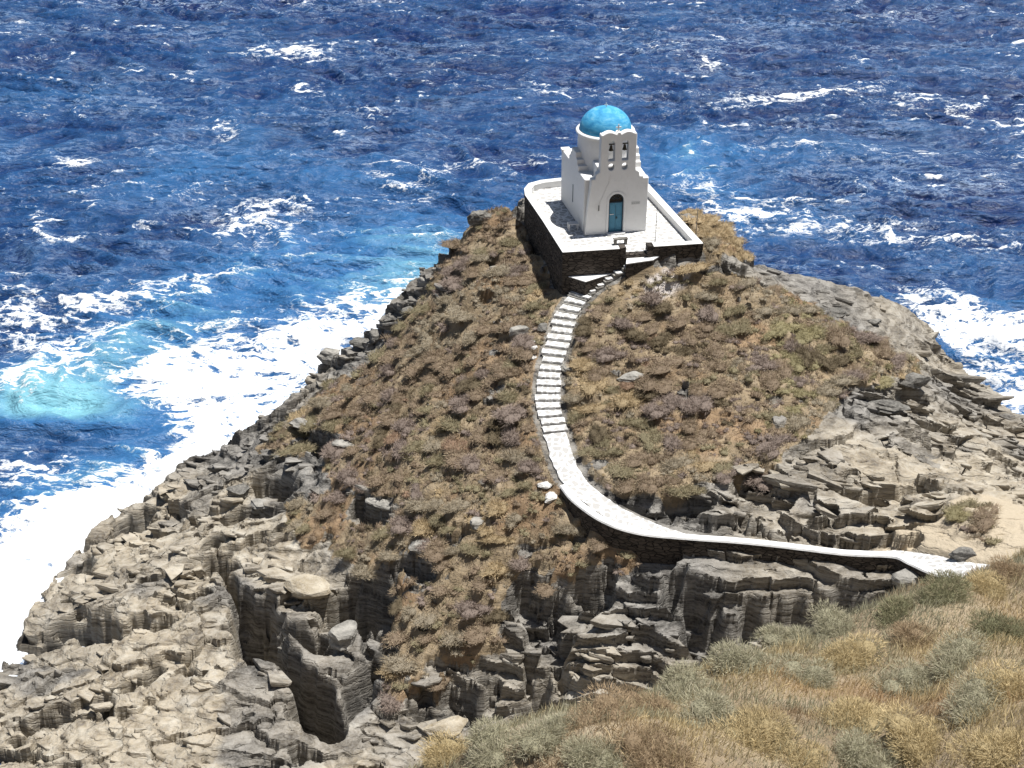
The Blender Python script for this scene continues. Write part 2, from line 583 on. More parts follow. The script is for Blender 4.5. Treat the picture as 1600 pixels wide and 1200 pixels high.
def rbf_fit(C):
    n = len(C)
    D = np.hypot(C[:, None, 0] - C[None, :, 0], C[:, None, 1] - C[None, :, 1])
    A = np.zeros((n + 3, n + 3))
    A[:n, :n] = np.sqrt(D * D + 0.8) + np.eye(n) * -0.15
    A[:n, n] = 1
    A[:n, n + 1:] = C[:, :2]
    A[n, :n] = 1
    A[n + 1:, :n] = C[:, :2].T
    return np.linalg.solve(A, np.concatenate([C[:, 2], np.zeros(3)]))


WGT = rbf_fit(CW)


def base_height(x, y):
    r = WGT[len(CW)] + WGT[len(CW) + 1] * x + WGT[len(CW) + 2] * y
    for i in range(len(CW)):
        r = r + WGT[i] * np.sqrt((x - CW[i, 0]) ** 2 + (y - CW[i, 1]) ** 2 + 0.8)
    return r


edge_px = [(-90, 1090, 1), (0, 1062, 1.2), (48, 965, 1.4), (100, 880, 1.8), (165, 815, 2.2), (255, 742, 3.0), (345, 702, 3.8), (372, 678, 5),
           (440, 636, 7.2), (497, 585, 8.4), (500, 548, 9.4), (590, 528, 11.2), (606, 482, 12.6), (650, 432, 14.6), (680, 404, 16),
           (732, 352, 18.2), (760, 322, 19.3), (812, 314, 20.0)]
edge_w = [P(*e)[:2] for e in edge_px]
edge_w += [P(818, 268, 20.4)[:2], P(960, 262, 20.4)[:2]]
edge_w += [P(*e)[:2] for e in [(1060, 300, 20.4), (1118, 345, 19.6), (1155, 385, 18.4), (1205, 418, 17.9), (1300, 430, 16.6), (1395, 455, 14.8),
                               (1452, 490, 12.9), (1462, 525, 12.0), (1505, 575, 10.6), (1552, 615, 9.8), (1600, 662, 9.0), (1680, 720, 9)]]
edge_w += [(52, 70), (64, 60), (85, 40), (110, 0), (120, -40), (-120, -40), (-80, 20), (-48, 42), (-46, 52)]

path_px = [(1006, 398, 21.15), (985, 409, 20.75), (958, 426, 20.1), (930, 444, 19.5), (905, 463, 19.0), (886, 495, 18.4), (872, 535, 17.8), (861, 575, 17.2),
           (857, 615, 16.75), (861, 655, 16.3), (872, 692, 15.9), (887, 735, 15.5), (915, 770, 15.25), (985, 815, 14.9),
           (1080, 844, 14.65), (1200, 857, 14.6), (1320, 868, 14.7), (1400, 868, 15.0), (1450, 876, 15.45), (1500, 888, 15.9), (1560, 895, 16.5), (1640, 900, 17.4)]
path_w = [P(*p) for p in path_px]


def spline(pts, step=0.25):
    """Catmull-Rom through the points, resampled to even steps"""
    p = np.array(pts, float)
    p = np.vstack([2 * p[0] - p[1], p, 2 * p[-1] - p[-2]])
    out = []
    for i in range(1, len(p) - 2):
        for t in np.linspace(0, 1, 24, endpoint=False):
            a, b, c, d = p[i - 1], p[i], p[i + 1], p[i + 2]
            out.append(0.5 * (2 * b + (c - a) * t + (2 * a - 5 * b + 4 * c - d) * t * t + (3 * b - a - 3 * c + d) * t ** 3))
    out.append(p[-2])
    out = np.array(out)
    L = np.concatenate([[0], np.cumsum(np.linalg.norm(np.diff(out[:, :2], axis=0), axis=1))])
    s = np.arange(0, L[-1], step)
    return np.stack([np.interp(s, L, out[:, k]) for k in range(3)], 1), s


PATH, PATH_S = spline(path_w, 0.25)

wall_px = [(880, 757, 15.55), (900, 781, 15.5), (945, 812, 15.4), (1000, 830, 15.3), (1080, 838, 15.3), (1150, 843, 15.3), (1220, 850, 15.3), (1320, 862, 15.4), (1395, 866, 15.6),
           (1425, 878, 15.8), (1465, 895, 16.0), (1520, 904, 16.3), (1560, 908, 16.8)]
WL, WS = spline([P(*p) for p in wall_px], 0.3)
SEAPOLY = [tuple(p[:2]) for p in WL] + [(40, 40), (8, 40), (WL[0][0] - 3.0, WL[0][1] - 1.0)]

# terrace outline (outer face of the parapet), from the front left corner clockwise seen from above
ter_px = [(879, 394), (848, 345), (820, 304), (819, 294), (826, 286), (845, 281), (880, 277), (960, 275), (1010, 283), (1099, 380)]
PAR_Z = TERR_Z + 0.5
TER = [P(a, b, PAR_Z)[:2] for a, b in ter_px]

creeks = [  # clefts: picture points on the surface with height, half width in m, depth in m
    ([(333, 850, 5.6), (350, 905, 6.0), (388, 965, 6.4)], 0.62, 4.2),
    ([(388, 965, 6.4), (420, 1010, 6.8), (470, 1060, 6.6), (505, 1130, 6.4)], 1.1, 5.0),
    ([(525, 935, 8.2), (590, 935, 8.8)], 1.15, 4.4),
    ([(470, 1000, 6.8), (505, 1015, 7)], 0.8, 3.5),
    ([(365, 795, 6.6), (430, 790, 7.4)], 0.8, 2.2),
    ([(400, 755, 6.4), (450, 765, 7.4)], 0.6, 2.4),
    ([(190, 812, 2.8), (235, 792, 3.4)], 0.6, 2.2),
    ([(100, 890, 2.6), (125, 875, 3.0)], 0.7, 2.4),
    ([(95, 985, 2.8), (170, 970, 4.0)], 0.8, 2.6),
    ([(160, 1130, 4.4), (165, 1090, 4.4)], 0.5, 2.6),
    ([(200, 1080, 4.6), (240, 1050, 5)], 0.45, 2.2),
    ([(140, 990, 3.4), (215, 985, 4.6)], 0.7, 2.4),
    ([(1075, 925, 13.2), (1110, 985, 12), (1130, 1035, 10.5)], 1.3, 3.4),
    ([(1170, 975, 12), (1260, 965, 12.4), (1340, 945, 13.2)], 0.8, 2.2),
    ([(825, 925, 11.6), (885, 945, 11.6), (940, 930, 12)], 0.9, 2.0),
    ([(1405, 600, 14.8), (1440, 612, 14)], 0.7, 1.8),
    ([(1370, 650, 15.4), (1410, 655, 15)], 0.5, 1.2),
    ([(640, 860, 11.6), (670, 880, 11.6)], 0.5, 1.4),
    ([(465, 680, 8.6), (510, 690, 9.4)], 0.5, 1.7),
    ([(560, 790, 10), (600, 800, 11)], 0.5, 1.3),
    ([(810, 1130, 6.8), (870, 1085, 7.6)], 0.7, 1.8),
    ([(740, 1120, 6.8), (775, 1080, 7.4)], 0.6, 1.7),
    ([(640, 1110, 6.6), (690, 1112, 6.8)], 0.5, 1.3),
    ([(560, 1085, 6.4), (590, 1040, 7.0)], 0.9, 3.5),
    ([(1150, 810, 15.4), (1290, 832, 15.4)], 0.35, 0.8),
    ([(1330, 832, 15.5), (1440, 835, 15.8)], 0.4, 0.8),
    ([(1060, 800, 15.4), (1110, 812, 15.4)], 0.35, 0.8),
]
veg_px = [
    [(780, 322), (815, 345), (868, 452), (905, 462), (880, 560), (900, 730), (885, 760), (990, 850), (950, 885), (850, 925), (770, 960), (790, 1010),
     (700, 1050), (650, 1110), (595, 1100), (610, 990), (560, 880), (470, 850), (440, 790), (520, 770), (500, 720), (400, 705), (455, 650), (520, 590),
     (560, 590), (620, 520), (665, 450), (700, 405), (745, 350)],
    [(900, 470), (985, 425), (1075, 412), (1200, 445), (1290, 490), (1370, 535), (1420, 575), (1330, 600), (1270, 680), (1190, 740), (1050, 770),
     (960, 770), (900, 730), (870, 600)],
    [(1055, 300), (1130, 345), (1165, 400), (1110, 402), (1090, 370)],
    [(1330, 530), (1440, 560), (1430, 600), (1340, 600)],
    [(440, 800), (540, 795), (560, 850), (470, 860)],
    [(1480, 790), (1545, 790), (1560, 850), (1500, 840)],
    [(880, 780), (1000, 850), (980, 900), (850, 890)],
]
sand_px = [[(1360, 842), (1440, 815), (1500, 770), (1640, 790), (1640, 905), (1540, 892), (1440, 858)]]
pale_px = [[(985, 470), (1010, 440), (1050, 420), (1085, 430), (1060, 455), (1020, 478)]]


def terrain(x, y, fine=True):
    """height field and surface masks for arrays of ground positions"""
    T = base_height(x, y)
    px, py, dd = proj(x, y, T)
    wob = fbm(x * 0.35, y * 0.35, 5, 3)
    d, _ = polydist(x, y, edge_w)
    ins = inpoly(x, y, edge_w)
    sd = np.where(ins, d, -d) + 0.35 * fbm(x * 0.8, y * 0.8, 31, 3)
    # masks
    qx, qy = px + 14 * fbm(x * 0.5, y * 0.5, 71, 3), py + 12 * fbm(x * 0.5 + 40, y * 0.5, 72, 3)
    veg = np.zeros(x.shape)
    for q in veg_px:
        vd, _ = polydist(qx, qy, q)
        veg = np.maximum(veg, sstep(-9, 9, np.where(inpoly(qx, qy, q), vd, -vd)))
    out = fbm(x * 0.33 + 3, y * 0.42, 44, 4)            # outcrops that break through the scrub
    lowq = 0.17 * sstep(800, 860, py) + 0.16 * sstep(1080, 1200, px) * sstep(560, 620, py)
    veg = veg * (1 - sstep(0.50, 0.62, out + lowq))
    sand = np.zeros(x.shape)
    for q in sand_px:
        vd, _ = polydist(qx, qy, q)
        sand = np.maximum(sand, sstep(-6, 8, np.where(inpoly(qx, qy, q), vd, -vd)))
    pale = np.zeros(x.shape)
    for q in pale_px:
        vd, _ = polydist(qx, qy, q)
        pale = np.maximum(pale, sstep(-6, 8, np.where(inpoly(qx, qy, q), vd, -vd)))
    pale *= 1.2 * sstep(-0.5, -0.05, fbm(x * 1.1, y * 1.1, 55, 3))
    near = sstep(44, 40, y)                             # mainland slope: scrub all over
    veg = np.maximum(veg, near)
    sand *= (1 - near)
    hard = (1 - veg) * (1 - 0.85 * sand)
    # blocks split by joints
    wx, wy = x + 0.8 * fbm(x * 0.6, y * 0.6, 61, 2), y + 0.8 * fbm(x * 0.6, y * 0.6, 62, 2)
    f1, gap, r1, r2 = cells(wx * 0.21 + wy * 0.05, wy * 0.36, 3)
    g1, gap2, s1, s2 = cells(wx * 0.62 + wy * 0.1, wy * 0.95, 9)
    smooth_slab = np.clip(sstep(1170, 1210, px) * sstep(540, 500, py), 0, 1)
    amp = hard * (1 - 0.75 * smooth_slab) * (1 - 0.45 * sstep(1150, 1250, px))
    Z = T + amp * ((r1 - 0.5) * 1.2 + (s1 - 0.5) * 0.10 + (r2 - 0.5) * 0.5 * fbm(x * 0.3, y * 0.3, 82, 2))
    Z -= amp * (0.5 * sstep(0.05, 0.0, gap) * sstep(0.35, 0.6, r2) + 0.15 * sstep(0.05, 0.0, gap2) * sstep(0.75, 0.85, s2))
    Z += hard * 0.25 * fbm(x * 0.5, y * 0.5, 81, 3)
    hol = sstep(0.36, 0.44, fbm(x * 0.20 + y * 0.07, y * 0.42, 83, 4) + 0.06 * noise(x * 2, y * 2, 84))
    Z -= amp * 1.5 * hol
    # coast cliffs
    drop = np.where(sd < 0, -sd, 0)
    Z = Z - drop * 1.9 - 0.8 * sstep(0, 1.0, drop)
    # clefts
    for pts, w, dp in creeks:
        cw = [P(*p)[:2] for p in pts]
        cd, _ = polydist(x, y, cw, False)
        cd = cd + 0.42 * noise(x * 0.9, y * 0.9, 17) + 0.16 * noise(x * 3.7, y * 3.7, 18)
        cd = cd + 0.75 * (s1 - 0.5) + 0.5 * (r1 - 0.5)
        m = sstep(w * 1.1, w * 0.7, cd)
        dp = dp * (0.75 + 0.5 * s2)
        Z = Z - dp * m
        veg = veg * (1 - sstep(w + 0.5, w, cd))
    hard = np.maximum(hard, sstep(0.3, -0.5, sd))
    hard = np.maximum(hard, 1 - np.maximum(veg, sand))
    veg = veg * sstep(-0.3, 0.4, sd)
    # beds: slanting layers with steep edges
    if fine:
        tilt = 0.07 * x + 0.30 * y + 2.2 * fbm(x * 0.045, y * 0.06, 140, 2)
        wz = 1.0 * fbm(x * 0.13, y * 0.32, 90, 4) + 0.22 * fbm(x * 0.36, y * 0.9, 94, 3)

        def beds(Z, h, ww, seed, k):
            s = (Z + tilt + ww) / h
            fl = np.floor(s)
            fr = s - fl
            g = sstep(0.74, 0.99, fr)
            # the lip of a bed hangs out over its foot
            u = np.interp(fr, [0.0, 0.12, 0.42, 0.74, 0.80, 0.97, 1.0], [0.9, 0.55, -0.1, -1.0, -1.0, 1.0, 0.9])
            return (fl + g) * h - tilt - ww, u
        calm = 0.22 + 0.78 * sstep(-0.25, 0.2, fbm(x * 0.13, y * 0.2, 96, 2) - 0.30 * sstep(640, 520, px) - 0.25 * sstep(640, 560, px) * sstep(980, 1040, py))
        calm = np.maximum(calm, 0.95 * sstep(640, 720, px) * sstep(760, 800, py)) * (1 - 0.8 * smooth_slab)
        gy_, gx_ = np.gradient(T + tilt, GS)
        gl = np.hypot(gx_, gy_) + 1e-3
        kx, ky = -gx_ / gl, -gy_ / gl
        ey_, ex_ = np.gradient(Z + tilt, GS)
        em = np.hypot(ex_, ey_)
        em = sum(np.roll(np.roll(em, a, 0), b, 1) for a in (-3, -1, 1, 3) for b in (-3, -1, 1, 3)) / 16.0
        gm = np.maximum(gl, em)
        Z1, u1 = beds(Z, 1.05, wz, 1, 1)
        Z = Z * (1 - 0.85 * hard * calm) + Z1 * 0.85 * hard * calm
        Z2, u2 = beds(Z, 0.30, wz * 1.3 + 0.03 * noise(x * 1.6, y * 3, 99), 2, 1)
        Z = Z * (1 - 0.75 * hard * calm) + Z2 * 0.75 * hard * calm
        push = hard * calm * (u1 * np.minimum(0.42, 0.20 * 1.05 / gm) + u2 * np.minimum(0.11, 0.17 * 0.3 / gm))
        Z += hard * 0.035 * fbm(x * 2.0, y * 3.1, 101, 3)
        stp = 0.7 * sstep(3.0, 5.0, em)
        B = Z
        for a in (1, 2):
            B = (B + np.roll(B, a, 0) + np.roll(B, -a, 0) + np.roll(B, a, 1) + np.roll(B, -a, 1)) / 5.0
        Z = Z * (1 - stp) + B * stp
        # cushions of scrub under the plants
        c1, _, ra, _ = cells(x * 0.85 + 0.2 * noise(x * 2, y * 2, 6), y * 0.85, 21)
        cush = np.clip(1 - (c1 / 0.62) ** 2, 0, 1) ** 0.7
        Z += veg * (0.02 + 0.42 * ra * cush * (1 - near)) + veg * 0.12 * fbm(x * 0.7, y * 0.7, 33, 3)
    # path and terrace sit in the ground
    pd, ps = polydist(x, y, PATH[::4], False)
    pz = np.interp(ps, PATH_S, PATH[:, 2])
    ra = 0.95 - 0.40 * sstep(32.0, 36.0, ps) * sstep(62, 58, ps)
    m = sstep(0.40, 0.0, pd - ra)
    sea_side = inpoly(x, y, SEAPOLY)
    wd, wsp = polydist(x, y, WL[::2], False)
    wz_ = np.interp(wsp, WS, WL[:, 2])
    m = np.where(sea_side, m * sstep(0.15, 0.0, wd), m)
    Z = Z * (1 - m) + (pz - 0.10) * m
    veg = veg * (1 - 0.6 * m)
    lo2 = np.where(sea_side, sstep(0.8, 0.3, wd), 0)
    Z = Z * (1 - lo2) + np.minimum(Z, wz_ - 0.65 + 0.15 * noise(x * 0.8, y * 0.8, 45)) * lo2
    td, _ = polydist(x, y, TER)
    tin = inpoly(x, y, TER)
    ts = np.where(tin, td, -td)
    Z = np.where(ts > 0.2, np.minimum(Z, 20.9), Z)
    low = sstep(-1.4, -0.3, ts) * (1 - m)
    zt = 20.5 + 0.95 * sstep(8.9, 9.9, x) * sstep(88.5, 87.0, y)
    Z = np.where(ts <= 0.2, Z * (1 - low) + np.minimum(Z, zt) * low, Z)
    Z = np.maximum(Z, -6.0)
    if not fine:
        push, kx, ky = 0 * Z, 0 * Z, 0 * Z
    push = push * (1 - m) * sstep(0.2, 1.2, np.where(tin, 0, td)) * sstep(-0.2, 0.6, np.where(sea_side, wd, 1.0))
    rust = sstep(0.12, 0.45, fbm(x * 0.22 + 5, y * 0.25, 120, 3))
    tan = 0.06 + 0.3 * sstep(1080, 1200, px) * sstep(520, 580, py) + 0.8 * sstep(640, 420, px) * sstep(700, 780, py) + 0.5 * sstep(1250, 1400, px) * sstep(640, 720, py) + 0.35 * sstep(980, 1030, py)
    tan = tan * (1 - 0.75 * sstep(0.15, 0.4, fbm(x * 0.12 + 2, y * 0.16, 150, 3) + 0.35 * sstep(330, 420, px) * sstep(640, 560, px)))
    tan = tan + 0.45 * sstep(1330, 1400, px) * sstep(430, 470, py) * sstep(600, 560, py)
    wet = sstep(1.5, 0.5, Z + 0.5 * noise(x, y, 77))
    return Z, dict(veg=veg, sand=sand, pale=pale, rust=rust, tan=np.clip(tan, 0, 1), wet=wet, dx=push * kx, dy=push * ky), hard


GX0, GX1, GY0, GY1, GS = -44.0, 54.0, 43.0, 113.0, 0.085
gx = np.arange(GX0, GX1 + 1e-6, GS)
gy = np.arange(GY0, GY1 + 1e-6, GS)
X, Y = np.meshgrid(gx, gy)
Z, masks, HARD = terrain(X, Y)
XD, YD = X + masks.pop('dx'), Y + masks.pop('dy')
V = np.stack([XD, YD, Z], -1).reshape(-1, 3)
F = grid_faces(len(gx), len(gy))
zq = Z.ravel()
F = F[(zq[F].max(axis=1) > -5.5)]
used = np.zeros(len(V), bool)
used[F.ravel()] = True
remap = np.cumsum(used) - 1
me = np_mesh('rocky_headland', V[used], remap[F], M['ground'], True, {k: v.ravel()[used] for k, v in masks.items()})
me.set_sharp_from_angle(angle=math.radians(58))
hl = link(bpy.data.objects.new('headland_terrain', me))
tag(hl, 'rocky headland with tan and grey layered ledges under brown dry scrub', 'headland', kind='structure')


def height_at(x, y):
    """height of the built headland surface (bilinear)"""
    fx = np.clip((np.asarray(x, float) - GX0) / GS, 0, len(gx) - 1.001)
    fy = np.clip((np.asarray(y, float) - GY0) / GS, 0, len(gy) - 1.001)
    ix, iy = fx.astype(int), fy.astype(int)
    tx, ty = fx - ix, fy - iy
    return (Z[iy, ix] * (1 - tx) * (1 - ty) + Z[iy, ix + 1] * tx * (1 - ty) + Z[iy + 1, ix] * (1 - tx) * ty + Z[iy + 1, ix + 1] * tx * ty)


def mask_at(name, x, y):
    ix = np.clip(((np.asarray(x) - GX0) / GS).astype(int), 0, len(gx) - 1)
    iy = np.clip(((np.asarray(y) - GY0) / GS).astype(int), 0, len(gy) - 1)
    return masks[name][iy, ix]


def hit(px, py):
    """where the sight line through a picture point meets the headland"""
    a, fy, fz = ray(px, py)
    ds = np.arange(50, 150, 0.1)
    x, y, z = a * ds, fy * ds, CAM_H + fz * ds
    ok = (y > GY0) & (height_at(x, y) >= z)
    i = int(np.argmax(ok)) if ok.any() else 0
    return float(x[i]), float(y[i]), float(height_at(x[i], y[i]))


# broken beds: angular slabs of the same rock standing out of the ledges
def ledges():
    n0 = 42000
    x = rng.uniform(-40, 50, n0)
    y = rng.uniform(50, 108, n0)
    ix, iy = ((x - GX0) / GS).astype(int), ((y - GY0) / GS).astype(int)
    z = Z[iy, ix]
    s_ = np.hypot(Z[iy, np.minimum(ix + 6, len(gx) - 1)] - Z[iy, ix - 6], Z[np.minimum(iy + 6, len(gy) - 1), ix] - Z[iy - 6, ix]) / (12 * GS)
    px, py, dd = proj(x, y, z)
    patch = fbm(x * 0.16 + 4, y * 0.22, 160, 3)
    shelf = sstep(640, 520, px) * sstep(780, 840, py)
    p = 0.085 * np.sqrt(1 + np.minimum(s_, 5) ** 2) * (0.35 + 0.9 * sstep(-0.2, 0.3, patch - 0.35 * shelf))
    pd, _ = polydist(x, y, PATH[::4], False)
    td, _ = polydist(x, y, TER)
    wd, _ = polydist(x, y, WL[::3], False)
    slab = (px > 1170) & (py < 520)
    ok = (HARD[iy, ix] > 0.6) & (z > 0.3) & (rng.random(n0) < p) & (s_ < 2.6) & (pd > 1.7) & (td > 1.5) & ~inpoly(x, y, TER) & (wd > 1.3) & ~(slab & (rng.random(n0) < 0.85))
    ok &= (px > -60) & (px < 1680) & (py < 1230)
    idx = np.nonzero(ok)[0]
    VV, QF, A, off = [], [], {k: [] for k in ('veg', 'sand', 'pale', 'rust', 'tan', 'wet')}, 0
    K = 6
    for i in idx:
        big = rng.random() < 0.16
        L = rng.uniform(0.9, 1.9) if big else rng.uniform(0.35, 0.95)
        W = L * rng.uniform(0.35, 0.75)
        th = rng.uniform(0.10, 0.30) * (1.5 if big else 1.0)
        nrm = np.array([0.07 + rng.normal(0, 0.13), 0.26 + rng.normal(0, 0.16), 1.0])
        nrm /= np.linalg.norm(nrm)
        a = rng.normal(-0.30, 0.30)
        e1 = np.array([math.cos(a), math.sin(a), 0.0])
        e1 -= nrm * e1.dot(nrm)
        e1 /= np.linalg.norm(e1)
        e2 = np.cross(nrm, e1)
        an = np.sort(rng.uniform(0, 2 * np.pi, K) * 0.35 + np.arange(K) * 2 * np.pi / K * 0.65 + 0.6)
        rr = rng.uniform(0.68, 1.15, K)
        u, v = np.cos(an) * rr * L, np.sin(an) * rr * W
        c = np.array([x[i], y[i], z[i]]) + nrm * rng.uniform(-0.03, 0.12)
        if s_[i] > 1.2:
            c = c + np.array([0, -0.10, -0.1])
        ring = lambda sc, h: c + (u * sc)[:, None] * e1 + (v * sc)[:, None] * e2 + (h + rng.normal(0, 0.012, K))[:, None] * nrm
        V8 = np.concatenate([ring(0.80, -th), ring(1.0, -0.35 * th), ring(1.0, 0.0), ring(0.93, 0.03), [c + nrm * 0.04]])
        f = []
        for q in range(3):
            for t in range(K):
                f.append((off + q * K + t, off + q * K + (t + 1) % K, off + (q + 1) * K + (t + 1) % K, off + (q + 1) * K + t))
        for t in range(0, K, 2):
            f.append((off + 3 * K + t, off + 3 * K + (t + 1) % K, off + 3 * K + (t + 2) % K, off + 4 * K))
        VV.append(V8)
        QF += f
        nv = 4 * K + 1
        off += nv
        for k_ in A:
            val = float(masks[k_][iy[i], ix[i]]) if k_ in ('tan', 'wet', 'pale') else 0.0
            if k_ == 'tan':
                val = min(1.0, max(0.0, val + rng.normal(0, 0.12)))
            A[k_].append(np.full(nv, val))
    print('slabs', len(idx))
    me = np_mesh('headland_ledges', np.concatenate(VV), np.array(QF), M['ground'], False, {k_: np.concatenate(v_) for k_, v_ in A.items()})
    o = link(bpy.data.objects.new('headland_ledges', me), hl)
    return o


ledges()

# mainland slope under the viewpoint
nx = np.arange(-90, 110.01, 0.5)
ny = np.concatenate([np.arange(-40, 8, 1.0), np.arange(8, 44.3, 0.35)])
NX, NY = np.meshgrid(nx, ny)
NZ, nm, _ = terrain(NX, NY, False)
NZ = NZ + 0.35 * fbm(NX * 0.4, NY * 0.4, 200, 3)
NZ = np.where((np.hypot(NX, NY) < 4), np.minimum(NZ, 60.2), NZ)
m2 = np_mesh('near_hillside', np.stack([NX, NY, NZ], -1).reshape(-1, 3), grid_faces(len(nx), len(ny)), M['ground'], True,
             {k: v.ravel() for k, v in nm.items() if k not in ('dx', 'dy')})
hs = link(bpy.data.objects.new('hillside_terrain', m2))
tag(hs, 'near hillside falling away under grey green scrub and golden grass', 'hillside', kind='structure')


def near_height(x, y):
    iy = np.clip(np.searchsorted(ny, y) - 1, 0, len(ny) - 2)
    ix = np.clip(((np.asarray(x) + 90) / 0.5).astype(int), 0, len(nx) - 2)
    tx = (x - nx[ix]) / 0.5
    ty = (y - ny[iy]) / (ny[iy + 1] - ny[iy])
    return NZ[iy, ix] * (1 - tx) * (1 - ty) + NZ[iy, ix + 1] * tx * (1 - ty) + NZ[iy + 1, ix] * (1 - tx) * ty + NZ[iy + 1, ix + 1] * tx * ty


# ------------------------------------------------------------------ the sea
def build_sea():
    fx = np.arange(-105, 125, 0.30)
    geo = 0.35 * 1.16 ** np.arange(55)
    xs = np.concatenate([(fx[0] - np.cumsum(geo))[::-1], fx, fx[-1] + np.cumsum(geo)])
    fy_ = np.concatenate([np.arange(50, 150, 0.26), np.arange(150, 285, 0.40)])
    ys = np.concatenate([(50 - np.cumsum(geo[:34]))[::-1], fy_, fy_[-1] + np.cumsum(geo)])
    X, Y = np.meshgrid(xs, ys)
    px, py, d = proj(X, Y, np.zeros_like(X))
    fade = sstep(400, 250, np.hypot(X, Y - 100))
    wx = X + 6 * fbm(X * 0.03, Y * 0.03, 301, 2)
    wy = Y + 0.10 * X + 7 * fbm(X * 0.025, Y * 0.04, 302, 3)
    sw = 1 - np.abs(noise(wx * 0.045, wy * 0.12, 310)) * 2
    sw2 = 1 - np.abs(noise(wx * 0.10 + 7, wy * 0.28, 311)) * 2
    sw3 = 1 - np.abs(noise(wx * 0.30, wy * 0.75, 312)) * 2
    ch = 1 - np.abs(noise(wx * 0.75 + 3, wy * 1.5, 313)) * 2
    Zs = fade * (0.6 * sw + 0.75 * sw2 + 0.42 * sw3 + 0.07 * ch) - 0.5

    def blob(cx, cy, rx, ry, rot=0.0):
        c, s = math.cos(math.radians(rot)), math.sin(math.radians(rot))
        dx, dy = px - cx, py - cy
        u, v = (dx * c + dy * s) / rx, (-dx * s + dy * c) / ry
        return np.exp(-(u * u + v * v))
    foam = -0.03 + 0.20 * fbm(X * 0.035, Y * 0.07, 320, 4) + 0.05 * (sw2 - 0.4) + 0.06 * (sw3 - 0.4)
    crest = sstep(0.80, 1.0, sw) * sstep(-0.1, 0.35, fbm(X * 0.05, Y * 0.08, 322, 2))
    foam = foam + 0.24 * crest * sstep(0.2, 0.9, sw3 * 0.6 + 0.4)
    caps = sstep(0.80, 0.98, sw2) * sstep(0.22, 0.45, fbm(X * 0.09 + 9, Y * 0.14, 325, 3))
    foam = foam + 0.38 * caps
    foam = foam + 0.12 * sstep(0.80, 1.0, sw3) * sstep(-0.15, 0.3, fbm(X * 0.06, Y * 0.10, 326, 3)) + 0.12 * sstep(0.85, 1.0, sw2)
    for (cx, cy, rx, ry, rot, a) in [
        (112, 258, 40, 20, 0, .62), (430, 85, 70, 13, 0, .55), (490, 92, 40, 7, 5, .35), (580, 186, 30, 12, 0, .5), (350, 205, 34, 13, 15, .5), (632, 300, 60, 26, 8, .62),
        (640, 265, 220, 14, 6, .32), (760, 262, 180, 10, -4, .30), (1000, 150, 200, 12, 2, .28), (1180, 165, 160, 10, -6, .30),
        (1250, 155, 90, 9, -8, .36), (1470, 170, 150, 16, 8, .36), (1560, 200, 90, 12, 6, .30), (1105, 100, 18, 12, 0, .5), (1360, 30, 80, 8, 0, .3),
        (1180, 235, 160, 14, 3, .26), (1300, 360, 240, 26, 3, .42), (1220, 330, 160, 20, -8, .34), (1520, 385, 100, 14, 4, .3), (1100, 300, 90, 40, 30, .3), (1400, 250, 200, 30, 0, .12),
        (20, 185, 60, 8, 3, .35), (190, 115, 26, 7, 0, .4), (265, 80, 22, 6, 0, .35), (60, 95, 40, 6, 0, .25), (20, 40, 26, 8, 10, .35), (470, 4, 30, 8, 0, .5), (595, 8, 60, 8, 0, .35), (480, 145, 44, 9, 8, .4), (560, 40, 140, 8, 6, .25),
        (150, 375, 70, 8, -6, .50), (60, 380, 60, 10, 8, .25), (260, 355, 50, 6, -16, .45), (430, 320, 60, 12, -6, .48), (400, 355, 110, 32, -4, .36), (330, 300, 90, 16, -10, .2), (330, 440, 150, 16, -14, .26), (200, 470, 200, 10, -14, .25),
        (250, 250, 120, 24, -16, .14), (540, 400, 120, 40, 0, .16), (20, 505, 90, 46, -12, .48), (120, 540, 200, 60, -20, .28), (300, 520, 110, 50, -20, .30), (480, 500, 110, 30, -25, .24), (60, 590, 120, 40, -30, .34),
        (40, 690, 60, 14, 10, .34), (140, 730, 110, 34, -10, .28), (60, 770, 100, 50, -20, .34), (20, 730, 60, 18, 0, .3),
        (690, 400, 60, 40, 0, .18), (820, 250, 60, 16, 0, .25),
    ]:
        foam = foam + 0.86 * a * blob(cx, cy, rx, ry, rot)
    surf = [(655, 425), (640, 470), (600, 540), (520, 620), (440, 680), (380, 730), (290, 790), (180, 850), (120, 920), (70, 1010), (10, 1110), (-200, 1300), (-200, 900), (0, 835),
            (110, 800), (200, 745), (270, 700), (215, 655), (190, 610), (240, 560), (350, 535), (470, 500), (560, 465)]
    sdist, _ = polydist(px, py, surf)
    ss = np.where(inpoly(px, py, surf), sdist, -sdist) + 16 * fbm(X * 0.16, Y * 0.16, 330, 4)
    foam = foam + 0.95 * sstep(-36, 50, ss)
    foam = foam - 0.42 * sstep(-20, 60, ss) * np.clip(fbm(X * 0.10, Y * 0.20, 333, 4) * 1.4 + 0.1 + 0.5 * sstep(250, 60, px), 0, 1)
    surf2 = [(1375, 452), (1460, 448), (1620, 490), (1900, 560), (1900, 900), (1600, 760), (1500, 600)]
    s2d, _ = polydist(px, py, surf2)
    s2 = np.where(inpoly(px, py, surf2), s2d, -s2d) + 12 * fbm(X * 0.16, Y * 0.16, 331, 4)
    foam = foam + (0.70 + 0.36 * fbm(X * 0.12, Y * 0.2, 340, 3)) * sstep(-14, 30, s2)
    # churned water round the whole headland
    cd, _ = polydist(X[:, :], Y[:, :], edge_w)
    foam = foam + 0.75 * sstep(9, 1.5, cd + 3 * fbm(X * 0.15, Y * 0.15, 350, 3)) * (1 - sstep(860, 900, px) * sstep(1180, 1150, px))
    calm = blob(100, 670, 120, 32, 4) + 0.6 * blob(180, 715, 80, 18, -16)
    foam = foam - 0.75 * np.clip(calm, 0, 1)
